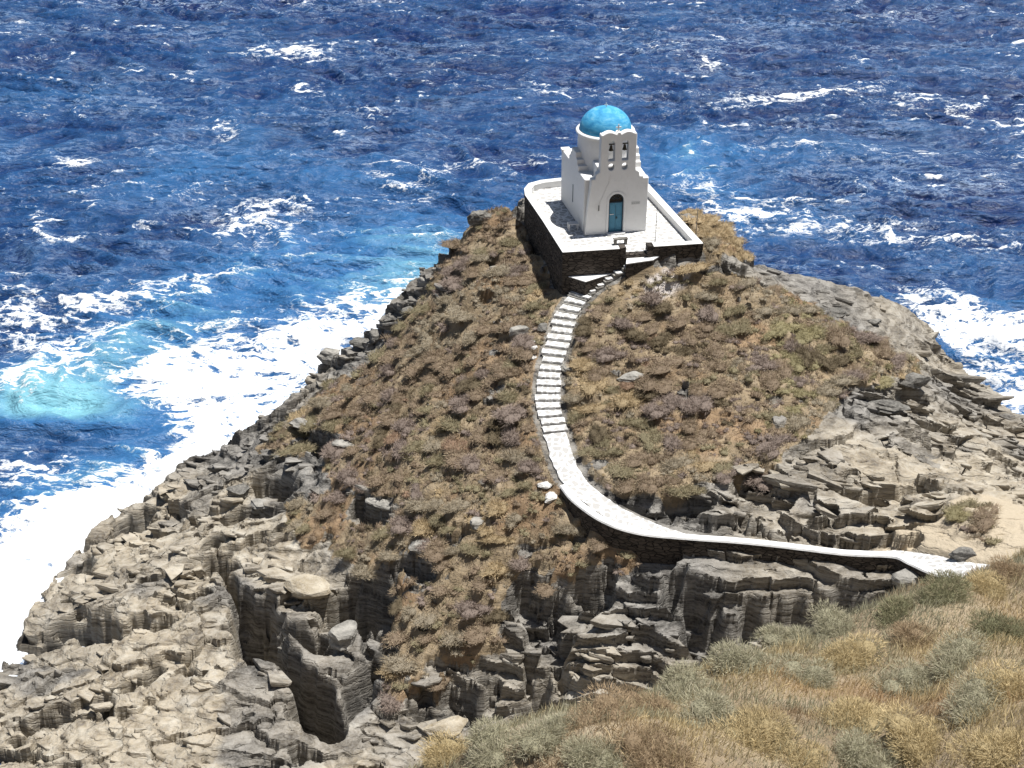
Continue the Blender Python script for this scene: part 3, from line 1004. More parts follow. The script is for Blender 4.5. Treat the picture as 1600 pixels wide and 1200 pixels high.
    foam = np.clip(foam, 0.0, 1.35)
    turq = 0.02 + 0.14 * np.clip(sw2, 0, 1) ** 2 + 0.08 * sw3 + 0.10 * fbm(X * 0.03, Y * 0.05, 360, 3)
    for (cx, cy, rx, ry, rot, a) in [(100, 640, 95, 30, 4, .95), (60, 620, 80, 40, -10, .45), (300, 270, 170, 50, -16, .28), (480, 400, 240, 60, -10, .40), (150, 560, 240, 60, -25, .45), (60, 160, 160, 30, 0, .16),
                                     (690, 420, 130, 60, -20, .35), (1080, 270, 110, 50, 20, .42), (1180, 350, 160, 40, 0, .2), (540, 280, 140, 26, 0, .25), (100, 760, 140, 40, -20, .25), (1560, 560, 120, 120, 0, .22),
                                     (20, 235, 120, 18, 0, .2), (1150, 240, 160, 24, 0, .22)]:
        turq = turq + a * blob(cx, cy, rx, ry, rot)
    turq = turq + 0.28 * sstep(-120, 10, ss) + 0.08 * sstep(-60, 20, s2)
    turq = np.clip(turq * 0.88, 0, 1)
    hi = np.clip(foam - 0.75, 0, 0.6)
    Zs = Zs + fade * hi * (0.8 + 0.9 * fbm(X * 0.35, Y * 0.35, 370, 4)) 
    # the glassy swell that rears up before the surf
    Zs = Zs + 1.0 * blob(110, 630, 110, 18, 4)
    me = np_mesh('sea_surface', np.stack([X, Y, Zs], -1).reshape(-1, 3), grid_faces(len(xs), len(ys)), M['sea'], True,
                 {'foam': foam.ravel(), 'turq': turq.ravel()})
    o = link(bpy.data.objects.new('sea_water', me))
    tag(o, 'deep blue wind-whipped sea streaked with white foam round the headland', 'sea', kind='structure')


build_sea()

# ------------------------------------------------------------------ solids
class MB:
    def __init__(s):
        s.v, s.f = [], []

    def add(s, verts, faces):
        o = len(s.v)
        s.v += [tuple(map(float, v)) for v in verts]
        s.f += [tuple(i + o for i in f) for f in faces]
        return s

    def box(s, x0, x1, y0, y1, z0, z1):
        return s.add([(x0, y0, z0), (x1, y0, z0), (x1, y1, z0), (x0, y1, z0), (x0, y0, z1), (x1, y0, z1), (x1, y1, z1), (x0, y1, z1)],
                     [(3, 2, 1, 0), (4, 5, 6, 7), (0, 1, 5, 4), (1, 2, 6, 5), (2, 3, 7, 6), (3, 0, 4, 7)])

    def prism(s, poly, z0, z1):
        n = len(poly)
        a = sum(poly[i][0] * poly[(i + 1) % n][1] - poly[(i + 1) % n][0] * poly[i][1] for i in range(n))
        if a < 0:
            poly = poly[::-1]
        v = [(p[0], p[1], z0) for p in poly] + [(p[0], p[1], z1) for p in poly]
        f = [tuple(range(n))[::-1], tuple(range(n, 2 * n))] + [(i, (i + 1) % n, n + (i + 1) % n, n + i) for i in range(n)]
        return s.add(v, f)

    def lathe(s, prof, seg=40, c=(0, 0, 0), a0=0.0, a1=2 * math.pi):
        full = abs(a1 - a0 - 2 * math.pi) < 1e-6
        n = seg if full else seg + 1
        v = []
        for r, z in prof:
            for i in range(n):
                a = a0 + (a1 - a0) * i / seg
                v.append((c[0] + r * math.cos(a), c[1] + r * math.sin(a), c[2] + z))
        f = []
        for j in range(len(prof) - 1):
            for i in range(seg):
                k = (i + 1) % n
                f.append((j * n + i, j * n + k, (j + 1) * n + k, (j + 1) * n + i))
        return s.add(v, f)

    def tube(s, pts, r, seg=8):
        pts = [Vector(p) for p in pts]
        v, f = [], []
        for i, p in enumerate(pts):
            d = (pts[min(i + 1, len(pts) - 1)] - pts[max(i - 1, 0)]).normalized()
            a = d.orthogonal().normalized() if abs(d.z) < 0.99 else Vector((1, 0, 0))
            b = d.cross(a).normalized()
            for k in range(seg):
                t = 2 * math.pi * k / seg
                v.append(p + r * (math.cos(t) * a + math.sin(t) * b))
        for i in range(len(pts) - 1):
            for k in range(seg):
                f.append((i * seg + k, i * seg + (k + 1) % seg, (i + 1) * seg + (k + 1) % seg, (i + 1) * seg + k))
        f.append(tuple(range(seg))[::-1])
        f.append(tuple(range((len(pts) - 1) * seg, len(pts) * seg)))
        return s.add(v, f)

    def build(s, name, mat, parent=None, bevel=0.0, smooth=False, rough=0.0):
        me = bpy.data.meshes.new(name)
        me.from_pydata(s.v, [], s.f)
        bm = bmesh.new()
        bm.from_mesh(me)
        bmesh.ops.recalc_face_normals(bm, faces=bm.faces)
        bm.to_mesh(me)
        bm.free()
        me.materials.append(mat)
        if smooth:
            me.polygons.foreach_set('use_smooth', [True] * len(me.polygons))
        o = bpy.data.objects.new(name, me)
        link(o, parent)
        if bevel:
            b = o.modifiers.new('soft', 'BEVEL')
            b.width = bevel
            b.segments = 2
            b.limit_method = 'ANGLE'
        return o


def arch(cx, w, z0, z1, n=12):
    """upright arched outline of width w from z0 to the crown z1"""
    r = w / 2
    pts = [(cx - r, z0), (cx + r, z0)]
    for i in range(n + 1):
        a = math.pi * i / n
        pts.append((cx + r * math.cos(a), z1 - r + r * math.sin(a)))
    return pts


def plate(name, outline, holes, thick, mat, parent, y0, bevel=0.0):
    """a pierced wall plate standing in the local x-z plane, front face at y0"""
    cu = bpy.data.curves.new(name, 'CURVE')
    cu.dimensions = '2D'
    cu.fill_mode = 'BOTH'
    cu.extrude = thick / 2 - bevel
    cu.bevel_depth = bevel
    cu.bevel_resolution = 1
    cu.offset = -bevel
    for pts in [outline] + holes:
        sp = cu.splines.new('POLY')
        sp.points.add(len(pts) - 1)
        for p, (x, z) in zip(sp.points, pts):
            p.co = (x, z, 0, 1)
        sp.use_cyclic_u = True
    tmp = bpy.data.objects.new(name, cu)
    me = bpy.data.meshes.new_from_object(tmp)
    bpy.data.objects.remove(tmp)
    me.transform(Matrix.Translation((0, y0 + thick / 2, 0)) @ Matrix.Rotation(math.radians(90), 4, 'X'))
    me.materials.clear()
    me.materials.append(mat)
    o = bpy.data.objects.new(name, me)
    return link(o, parent)


# ------------------------------------------------------------------ the terrace
TH = math.radians(11)


def inset(poly, d):
    n = len(poly)
    a = sum(poly[i][0] * poly[(i + 1) % n][1] - poly[(i + 1) % n][0] * poly[i][1] for i in range(n))
    sg = 1 if a > 0 else -1
    out = []
    for i in range(n):
        p0, p1, p2 = Vector(poly[i - 1]), Vector(poly[i]), Vector(poly[(i + 1) % n])
        e1, e2 = (p1 - p0).normalized(), (p2 - p1).normalized()
        n1, n2 = Vector((-e1.y, e1.x)) * sg, Vector((-e2.y, e2.x)) * sg
        b = (n1 + n2)
        b = b / max(b.length_squared / 2, 0.3)
        out.append(tuple(p1 + b * d))
    return out


ter = empty('chapel_terrace', (0, 0, 0))
tag(ter, 'white parapeted terrace on dark dry-stone retaining walls round the chapel', 'terrace')
PW = 0.48
inner = inset(TER, PW)
body = inset(TER, 0.02)
MB().prism([p for p in body], 17.6, TERR_Z - 0.006).build('retaining_wall', M['wall'], ter, 0.0)
MB().prism([p for p in inset(TER, PW - 0.05)], TERR_Z - 0.003, TERR_Z + 0.004).build('paving', M['paving'], ter)
# parapet, with the gateway left open on the front side
fl, fr = Vector(TER[0]), Vector(TER[-1])
fil, fir = Vector(inner[0]), Vector(inner[-1])
g0, g1 = Vector(P(979, 389, PAR_Z)[:2]), Vector(P(1012, 386, PAR_Z)[:2])


def on_line(a, b, p):
    t = (p - a).dot(b - a) / (b - a).length_squared
    return a + (b - a) * t


n = len(TER)
pb, dk, wl = MB(), MB(), MB()


def wallrun(mb, o_, i_, z0, z1):
    k = len(o_)
    v = []
    for (a, b) in zip(o_, i_):
        v += [(a[0], a[1], z0), (a[0], a[1], z1), (b[0], b[1], z1), (b[0], b[1], z0)]
    f = []
    for j in range(k - 1):
        for q in range(4):
            f.append((j * 4 + q, j * 4 + (q + 1) % 4, (j + 1) * 4 + (q + 1) % 4, (j + 1) * 4 + q))
    f += [(0, 1, 2, 3), ((k - 1) * 4 + 3, (k - 1) * 4 + 2, (k - 1) * 4 + 1, (k - 1) * 4)]
    mb.add(v, f)


ga_o, ga_i = on_line(fl, fr, g0), on_line(fil, fir, g0)
gb_o, gb_i = on_line(fl, fr, g1), on_line(fil, fir, g1)
outs = [ga_o] + [Vector(p) for p in TER] + [gb_o]
inns = [ga_i] + [Vector(p) for p in inner] + [gb_i]
core_o = [o + (i - o) * 0.04 for o, i in zip(outs, inns)]
# front and left side are bare dark stone outside, limed cap and inner face
wallrun(pb, core_o, inns, TERR_Z - 0.004, PAR_Z - 0.05)
pb.build('parapet', M['white'], ter, 0.0)
cap = MB()
wallrun(cap, outs, [i + (i - o) * 0.05 for o, i in zip(outs, inns)], PAR_Z - 0.05, PAR_Z)
cap.build('coping', M['white'], ter, 0.05)
# dark outer skin on the front and left
sk = MB()
sk_o = [o - (i - o) * 0.01 for o, i in zip(outs, inns)]
wallrun(sk, sk_o, [o + (i - o) * 0.035 for o, i in zip(outs, inns)], TERR_Z - 0.01, PAR_Z - 0.052)
sk.build('outer_stonework', M['wall'], ter)
# gate piers: short dark ends
ex = (fr - fl).normalized()
ey = Vector((-ex.y, ex.x))
for nm_, base_, s in (('a', ga_o, -1), ('b', gb_o, 1)):
    q = [base_ - ey * 0.06 - ex * 0.06, base_ + ex * (0.30 * s) - ey * 0.06, base_ + ex * (0.30 * s) + ey * (PW + 0.06), base_ + ey * (PW + 0.06) - ex * 0.06]
    q = [base_ - ey * 0.06, base_ + ex * (0.42 * s) - ey * 0.06, base_ + ex * (0.42 * s) + ey * (PW + 0.08), base_ + ey * (PW + 0.08)]
    MB().prism([tuple(v) for v in q], TERR_Z - 0.3, PAR_Z + 0.06).build('gate_pier', M['wall'], ter, 0.03)

# the lower limed landing and apron before the front wall
lz = 20.2
ap = [P(880, 429, lz), P(975, 409, lz), P(986, 408, lz), P(975, 421, lz), P(915, 440, lz)]
land = empty('landing_ledge', ap[0])
tag(land, 'white triangular ledge at the foot of the terrace front wall', 'ledge')
rel = lambda p: (p[0] - ap[0][0], p[1] - ap[0][1])
MB().prism([rel(p) for p in ap], -1.9, -0.07).build('ledge_base', M['wall'], land)
MB().prism([rel(p) for p in ap], -0.07, 0.0).build('ledge_top', M['white'], land, 0.02)
lz2 = 21.25
ap2 = [P(980, 396, lz2), P(1012, 392, lz2), P(1032, 399, lz2), P(1020, 406, lz2), P(978, 412, lz2)]
l2 = empty('threshold_landing', ap2[0])
tag(l2, 'white landing slab at the terrace gateway, topping the stone steps', 'landing')
rel = lambda p: (p[0] - ap2[0][0], p[1] - ap2[0][1])
MB().prism([rel(p) for p in ap2], -1.4, -0.08).build('landing_base', M['wall'], l2)
MB().prism([rel(p) for p in ap2], -0.08, 0.0).build('landing_top', M['white'], l2, 0.02)

# ------------------------------------------------------------------ the chapel
cp = P(961.5, 364.5, TERR_Z)
ch = empty('chapel', (cp[0], cp[1], TERR_Z + 0.004), TH)
tag(ch, 'small whitewashed chapel with a blue dome and a twin-arched bell gable on its terrace', 'chapel')
HW, DP, WH = 2.15, 6.2, 3.9


def scallop(x0, x1, z, n=9):
    return [(x0 + (x1 - x0) * i / n, z + 0.17 * math.sin(math.pi * i / n)) for i in range(n + 1)]


BH = 1.22
out = [(-HW, 0), (HW, 0), (HW, WH), (HW - 0.36, WH), (HW - 0.36, WH + 0.13), (HW - 0.62, WH + 0.16), (HW - 0.66, WH + 0.45), (BH + 0.02, WH + 0.6), (BH, WH + 1.0)]
out += [(BH, 7.16), (BH - 0.06, 7.24)] + scallop(BH - 0.12, 0.16, 7.20) + [(0.10, 7.34), (-0.10, 7.34)] + scallop(-0.16, -BH + 0.12, 7.20) + [(-BH + 0.06, 7.24), (-BH, 7.16)]
out += [(-BH, WH + 1.0), (-BH - 0.02, WH + 0.6), (-HW + 0.66, WH + 0.45), (-HW + 0.62, WH + 0.16), (-HW + 0.36, WH + 0.13), (-HW + 0.36, WH)]
out = [(a_, z_ - 0.12 if z_ > 7.0 else z_) for a_, z_ in out]
BZ = 5.25


def roundhole(cx, cz, r, rz, n=14):
    return [(cx + r * math.cos(2 * math.pi * i / n), cz + rz * math.sin(2 * math.pi * i / n)) for i in range(n)]


holes = [arch(0, 1.02, 0.03, 2.88)]
holes[0] = [(x, max(z, -0.0) if z > 0.05 else 0.03) for x, z in holes[0]]
for cx in (-0.46, 0.46):
    holes.append(arch(cx, 0.42, BZ, 6.65))
    holes.append(roundhole(cx, 4.82, 0.21, 0.24))
fac = plate('facade', out, holes, 0.5, M['white'], ch, 0.0, 0.045)
bl = MB()
bl.prism([(-HW + 0.003, 0.498), (HW - 0.003, 0.498), (HW - 0.003, DP), (-HW - 0.27, DP)], 0, WH - 0.02)
bl.build('walls', M['white'], ch, 0.09)
MB().box(-HW - 0.33, -HW + 0.3, DP - 0.4, DP + 0.1, WH - 0.10, WH + 0.06).build('corner_coping', M['white'], ch, 0.03)
# roofs: nave arm, cross arm with stepped gables
MB().box(-1.30, 1.30, 0.49, DP - 0.02, WH - 0.1, 4.72).build('nave_roof', M['white'], ch, 0.08)
gable = [(1.98, WH - 0.2), (4.26, WH - 0.2), (4.26, 4.22), (3.98, 4.24), (3.94, 4.56), (3.66, 4.6), (3.62, 4.98), (2.62, 4.98), (2.58, 4.6), (2.3, 4.56), (2.26, 4.24), (1.98, 4.22)]
v = [(-HW - 0.004 - 0.0475 * (y - 0.5), y, z) for y, z in gable] + [(HW + 0.004, y, z) for y, z in gable]
k = len(gable)
MB().add(v, [tuple(range(k)), tuple(range(k, 2 * k))[::-1]] + [(i, (i + 1) % k, k + (i + 1) % k, k + i) for i in range(k)]).build('cross_roof', M['white'], ch, 0.03)
MB().lathe([(1.15, 0), (1.15, 2.5), (1.0, 2.75), (0.5, 3.1), (0.02, 3.25)], 24, (0, DP - 0.02, 0), 0, math.pi).build('apse', M['white'], ch, 0.0, True)
DC = 3.15
DX = -0.12
dr = MB().lathe([(1.84, WH - 0.3), (1.84, 6.12)], 48, (DX, DC, 0)).build('drum', M['white'], ch, 0, True)
MB().lathe([(1.80, 6.10), (1.95, 6.12), (2.0, 6.19), (2.0, 6.26), (1.94, 6.32), (1.70, 6.36), (1.4, 6.36)], 56, (DX, DC, 0)).build('rim', M['white'], ch, 0, True)
prof = [(1.76 * math.cos(a), 6.32 + 1.52 * math.sin(a)) for a in np.linspace(0, math.pi / 2 - 0.01, 22)]
MB().lathe(prof, 56, (DX, DC, 0)).build('dome', M['dome'], ch, 0, True)
for a in (200, 250, 110, 20, 330):
    a = math.radians(a)
    c, s = math.cos(a), math.sin(a)
    w = MB().prism([(DX + 1.80 * c - 0.09 * -s, DC + 1.80 * s - 0.09 * c), (DX + 1.80 * c + 0.09 * -s, DC + 1.80 * s + 0.09 * c),
                    (DX + 1.848 * c + 0.09 * -s, DC + 1.848 * s + 0.09 * c), (DX + 1.848 * c - 0.09 * -s, DC + 1.848 * s - 0.09 * c)], 5.1, 5.7)
    if a > 3.6 or a < 3.0:
        w.build('window', M['glass'], ch)
# slit window on the left side
sw_ = MB().box(-HW - 0.14, -HW + 0.1, 3.05, 3.20, 1.15, 2.45).build('slit_window', M['doordark'], ch)
# door
dleaf = MB()
dleaf.box(-0.50, -0.008, 0.17, 0.22, 0.035, 2.16).box(0.008, 0.50, 0.17, 0.22, 0.035, 2.16)
for cx in (-0.255, 0.255):
    for (z0, z1) in ((0.18, 0.75), (0.87, 1.3), (1.42, 2.02)):
        dleaf.box(cx - 0.16, cx + 0.16, 0.155, 0.172, z0, z1)
dr_ = dleaf.build('door', M['door'], ch, 0.008)
MB().box(0.03, 0.07, 0.10, 0.158, 1.02, 1.16).tube([(0.05, 0.11, 1.09), (0.15, 0.11, 1.09)], 0.014).build('handle', M['bronze'], dr_)
MB().box(-0.40, -0.12, 0.145, 0.157, 1.32, 1.37).build('letter_plate', M['white'], dr_)
plate('fanlight', [(x, z) for x, z in arch(0, 1.0, 2.2, 2.86)], [], 0.02, M['glass'], ch, 0.24)
fb = MB()
for i in range(1, 6):
    a = math.pi * i / 6
    fb.tube([(0.12 * math.cos(a), 0.22, 2.36 + 0.12 * math.sin(a)), (0.47 * math.cos(a), 0.22, 2.36 + 0.47 * math.sin(a))], 0.014, 6)
fb.tube([(0.12 * math.cos(a), 0.22, 2.36 + 0.12 * math.sin(a)) for a in np.linspace(0, math.pi, 9)], 0.014, 6)
fb.box(-0.5, 0.5, 0.19, 0.25, 2.165, 2.23)
fb.build('fanlight_bars', M['doordark'], ch)
fo = arch(0, 1.012, 0.0351, 2.872)
fi = arch(0, 0.90, 0.0355, 2.80)
fr_ = MB()
for a, b in zip(range(len(fo)), range(1, len(fo) + 1)):
    b %= len(fo)
    if a == 0:
        continue
    fr_.add([(fo[a][0], .13, fo[a][1]), (fo[b][0], .13, fo[b][1]), (fi[b][0], .13, fi[b][1]), (fi[a][0], .13, fi[a][1]),
             (fo[a][0], .165, fo[a][1]), (fo[b][0], .165, fo[b][1]), (fi[b][0], .165, fi[b][1]), (fi[a][0], .165, fi[a][1])],
            [(0, 1, 2, 3), (7, 6, 5, 4), (0, 4, 5, 1), (2, 6, 7, 3), (1, 5, 6, 2), (0, 3, 7, 4)])
fr_.build('door_frame', M['doordark'], ch)
# raised plain band round the doorway
so, si = arch(0, 1.36, 0.0, 3.06), arch(0, 1.06, 0.0, 2.90)
sb = MB()
for a in range(1, len(so)):
    b = (a + 1) % len(so)
    sb.add([(so[a][0], -.03, so[a][1]), (so[b][0], -.03, so[b][1]), (si[b][0], -.03, si[b][1]), (si[a][0], -.03, si[a][1]),
            (so[a][0], .004, so[a][1]), (so[b][0], .004, so[b][1]), (si[b][0], .004, si[b][1]), (si[a][0], .004, si[a][1])],
           [(0, 1, 2, 3), (7, 6, 5, 4), (0, 4, 5, 1), (2, 6, 7, 3), (1, 5, 6, 2), (0, 3, 7, 4)])
sb.build('door_surround', M['white'], ch)
MB().box(-0.62, 0.62, -0.30, 0.0, 0.0, 0.10).build('doorstep', M['white'], ch, 0.02)
# inscription plate, too faint in the photo to read: lines of small strokes
ins = MB().box(1.02, 1.62, -0.016, 0.004, 2.02, 2.22).build('inscription_plate', M['inscription'], ch)
tx = MB()
r2 = random.Random(4)
x = 1.06
while x < 1.57:
    w = r2.uniform(0.015, 0.035)
    tx.box(x, x + w, -0.019, -0.0155, 2.09, 2.15)
    x += w + r2.choice((0.01, 0.012, 0.04))
tx.build('engraving', M['ink'], ins)
# cable down the facade
cb = MB().tube([(-1.22, -0.012, 2.1), (-1.18, -0.014, 2.3), (-1.02, -0.014, 2.7), (-0.85, -0.014, 3.1), (-0.62, -0.014, 3.7), (-0.5, -0.014, 4.3)], 0.010, 6).build('cable', M['white'], ch)
MB().box(-1.27, -1.19, -0.05, 0.004, 1.75, 2.15).build('cable_box', M['metal'], ch, 0.01)
# bells hang in the openings
for cx in (-0.46, 0.46):
    b = MB().lathe([(0.0, 0.34), (0.05, 0.335), (0.085, 0.29), (0.10, 0.15), (0.13, 0.05), (0.175, 0.0), (0.15, 0.0), (0.09, 0.15), (0.0, 0.3)], 20, (cx, 0.25, 5.92)).build('bell', M['bronze'], ch, 0, True)
    MB().box(cx - 0.205, cx + 0.205, 0.21, 0.29, 6.30, 6.37).box(cx - 0.03, cx + 0.03, 0.22, 0.28, 6.22, 6.31).build('headstock', M['bronze'], b)
    MB().tube([(cx, 0.25, 6.1), (cx, 0.25, 5.86)], 0.018, 6).lathe([(0, 0.04), (0.035, 0.0), (0, -0.04)], 10, (cx, 0.25, 5.86)).build('clapper', M['bronze'], b)
cr = MB().box(-0.035, 0.035, 0.21, 0.28, 7.20, 7.70).box(-0.18, 0.18, 0.213, 0.277, 7.45, 7.52).build('cross', M['white'], ch, 0.01)
# small cross on the dome
MB().box(DX - 0.025, DX + 0.025, DC - 0.025, DC + 0.025, 7.8, 8.14).box(DX - 0.11, DX + 0.11, DC - 0.022, DC + 0.022, 7.97, 8.02).build('dome_cross', M['white'], ch)

Rz = Matrix.Rotation(TH, 3, 'Z')


def loc2w(u, v_, z=0.0):
    p = Rz @ Vector((u, v_, z))
    return (cp[0] + p.x, cp[1] + p.y, TERR_Z + 0.004 + z)


def placed(name, u, v_, label, cat, rz=0.0, z=0.0, group=None):
    o = empty(name, loc2w(u, v_, z), TH + rz)
    return tag(o, label, cat, group)


bn = placed('white_bench', -HW - 0.55, 1.15, 'white slatted bench standing by the shaded left wall of the chapel', 'bench', math.radians(0))
MB().box(-0.36, 0.36, -0.06, 0.06, 0.44, 0.50).box(-0.36, 0.36, -0.24, -0.12, 0.44, 0.50).box(-0.36, 0.36, 0.12, 0.24, 0.44, 0.50).build('seat', M['white'], bn, 0.008)
for sx in (-0.30, 0.30):
    MB().box(sx - 0.04, sx + 0.04, -0.22, -0.15, 0, 0.44).build('leg', M['white'], bn, 0.005)
    MB().box(sx - 0.04, sx + 0.04, 0.15, 0.22, 0, 0.44).build('leg', M['white'], bn, 0.005)
# dark slab bench on the inner side of the front wall
sbn = placed('stone_bench', -0.10, -1.72, 'low dark stone bench on the terrace, left of the gateway', 'bench')
MB().box(-0.48, 0.48, -0.16, 0.16, 0.36, 0.44).build('seat', M['rockdark'], sbn, 0.01)
for sx in (-0.36, 0.36):
    MB().box(sx - 0.08, sx + 0.08, -0.13, 0.13, 0, 0.36).build('leg', M['rockdark'], sbn, 0.01)
for (pxx, pyy, h, lab) in ((1023, 386, 2.9, 'thin grey pole on the terrace paving right of the gateway'), (1087, 368, 1.9, 'thin short pole at the front right corner of the parapet')):
    q = P(pxx, pyy, TERR_Z)
    po = empty('thin_pole', (q[0], q[1], TERR_Z))
    tag(po, lab, 'pole', 'thin poles on the terrace')
    MB().tube([(0, 0, 0), (0.02, 0, h)], 0.022, 8).build('shaft', M['metal'], po)
    MB().lathe([(0, 0), (0.10, 0), (0.10, 0.04), (0.03, 0.06)], 12).build('base_plate', M['metal'], po)

# ------------------------------------------------------------------ stairs and path
stair_end = float(PATH_S[np.argmin(np.hypot(PATH[:, 0] - P(866, 676, 16.1)[0], PATH[:, 1] - P(866, 676, 16.1)[1]))])


def path_at(s):
    p = np.array([np.interp(s, PATH_S, PATH[:, k]) for k in range(3)])
    a = np.array([np.interp(s - 0.3, PATH_S, PATH[:, k]) for k in range(3)])
    b = np.array([np.interp(s + 0.3, PATH_S, PATH[:, k]) for k in range(3)])
    d = (b - a)[:2]
    d /= np.linalg.norm(d) + 1e-9
    return p, d, np.array([-d[1], d[0]])


st0 = path_at(0.8)[0]
stairs = empty('stone_stairway', (st0[0], st0[1], st0[2] - 0.2))
tag(stairs, 'limed stone steps curving down the scrub slope from the terrace gateway', 'stairs')
s0 = 0.9
nst = int((stair_end - s0) / 0.66)
rr = random.Random(5)
for i in range(nst):
    sa = s0 + (stair_end - s0) * i / nst
    sb_ = s0 + (stair_end - s0) * (i + 1) / nst
    pa, da, na = path_at(sa)
    pb_, db, nb = path_at(sb_)
    w0, w1 = 0.74 + rr.uniform(-0.10, 0.12), 0.74 + rr.uniform(-0.10, 0.12)
    z = (pa[2]) + 0.02
    th_ = 0.15 + 0.04 * i / nst
    poly = []
    nseg = 5
    for t in range(nseg + 1):
        u = -w0 + (w0 + w1) * t / nseg
        q = pa[:2] + na * u + da * (0.03 + rr.uniform(-0.03, 0.03))
        poly.append(q)
    for t in range(nseg + 1):
        u = w1 - (w0 + w1) * t / nseg
        q = pb_[:2] + nb * u + db * (-0.05 + rr.uniform(-0.03, 0.03))
        poly.append(q)
    ox, oy, oz = stairs.location
    st_ = MB().prism([(q[0] - ox, q[1] - oy) for q in poly], z - th_ - oz, z - oz).build('step', M['paving'], stairs, 0.02)
    qa, qb = pa[:2] - [ox, oy], pb_[:2] + db * 0.10 - [ox, oy]
    MB().prism([tuple(qa - na * 0.72 + da * 0.06), tuple(qa + na * 0.72 + da * 0.06), tuple(qb + nb * 0.72), tuple(qb - nb * 0.72)], z - 0.60 - oz, z - th_ - 0.002 - oz).build('riser', M['rock'], st_)

# smooth limed path below the steps
sp_ = np.arange(stair_end + 0.03, PATH_S[-1], 0.2)
Vp, k = [], 0
for s in sp_:
    p, d, nrm = path_at(s)
    wl_ = 0.66 + 0.08 * float(noise(np.array([s * 1.7]), np.array([1.0]), 8)[0])
    wr_ = 0.68 + 0.10 * float(noise(np.array([s * 1.7]), np.array([7.0]), 9)[0])
    nw = 1 - 0.45 * float(sstep(stair_end + 9, stair_end + 13, np.array([s]))[0]) * float(sstep(PATH_S[-1] - 5, PATH_S[-1] - 9, np.array([s]))[0])
    wl_, wr_ = wl_ * nw, wr_ * nw
    for t, zz in ((-wr_, -0.35), (-wr_, 0.0), (0.0, 0.03), (wl_, 0.0), (wl_, -0.35)):
        Vp.append((p[0] + nrm[0] * t, p[1] + nrm[1] * t, p[2] + 0.03 + zz))
me = np_mesh('limed_path', np.array(Vp), grid_faces(5, len(sp_)), M['paving'], False)
tag(link(bpy.data.objects.new('path', me)), 'limed stone path running from the steps along the parapet wall', 'path', kind='structure')

# low wall along the seaward side of the path
o0 = WL[0]
pw = empty('path_wall', tuple(o0))
tag(pw, 'long curving dark stone wall with a white limed top along the lower path', 'wall')
dirs = np.gradient(WL[:, :2], axis=0)
dirs /= np.linalg.norm(dirs, axis=1)[:, None]
nr = np.stack([-dirs[:, 1], dirs[:, 0]], 1)
R_ = WL - o0


def sweep(h0, h1, w0, w1, nm, mat):
    v = []
    for i in range(len(R_)):
        j = 0.02 * float(noise(np.array([i * 0.4]), np.array([h0]), 3)[0])
        for (w, h) in ((-w0, h0), (-w1, h1 + j), (w1, h1 + j), (w0, h0)):
            v.append((R_[i, 0] + nr[i, 0] * w, R_[i, 1] + nr[i, 1] * w, R_[i, 2] + h))
    f = []
    for i in range(len(R_) - 1):
        for q in range(4):
            f.append((i * 4 + q, i * 4 + (q + 1) % 4, (i + 1) * 4 + (q + 1) % 4, (i + 1) * 4 + q))
    f += [(3, 2, 1, 0), tuple((len(R_) - 1) * 4 + q for q in range(4))]
    return MB().add(v, f).build(nm, mat, pw)


sweep(-2.3, -0.09, 0.24, 0.20, 'stone_base', M['wall'])
sweep(-0.09, 0.0, 0.245, 0.19, 'coping', M['white'])


# ------------------------------------------------------------------ rocks lying on the ground
def rock_mesh(name, seed, sx, sy, sz, mat, sub=3):
    bm = bmesh.new()
    bmesh.ops.create_icosphere(bm, subdivisions=sub, radius=1.0)
    r = random.Random(seed)
    planes = []
    for _ in range(11):
        nv = Vector((r.gauss(0, 1), r.gauss(0, 1), r.gauss(0, 0.9))).normalized()
        planes.append((nv, r.uniform(0.55, 0.85)))
    planes.append((Vector((0.1, -0.1, 1)).normalized(), 0.62))
    for v in bm.verts:
        for nv, d in planes:
            t = v.co.dot(nv) - d
            if t > 0:
                v.co -= nv * t * 0.94
    co = np.array([v.co[:] for v in bm.verts])
    lay = np.floor(co[:, 2] * 4.2 + 0.5 * noise(co[:, 0] * 2 + seed, co[:, 1] * 2, seed))
    off = (_h(lay, lay * 0, seed) - 0.5) * 0.28
    nz = 0.10 * noise(co[:, 0] * 4 + seed, co[:, 1] * 4 + co[:, 2] * 3, seed + 3)
    for v, o, q in zip(bm.verts, off, nz):
        rad = Vector((v.co.x, v.co.y, 0))
        v.co += rad * o + v.co * q
        v.co = Vector((v.co.x * sx, v.co.y * sy, v.co.z * sz))
    me = bpy.data.meshes.new(name)
    bm.to_mesh(me)
    bm.free()
    me.materials.append(mat)
    return me


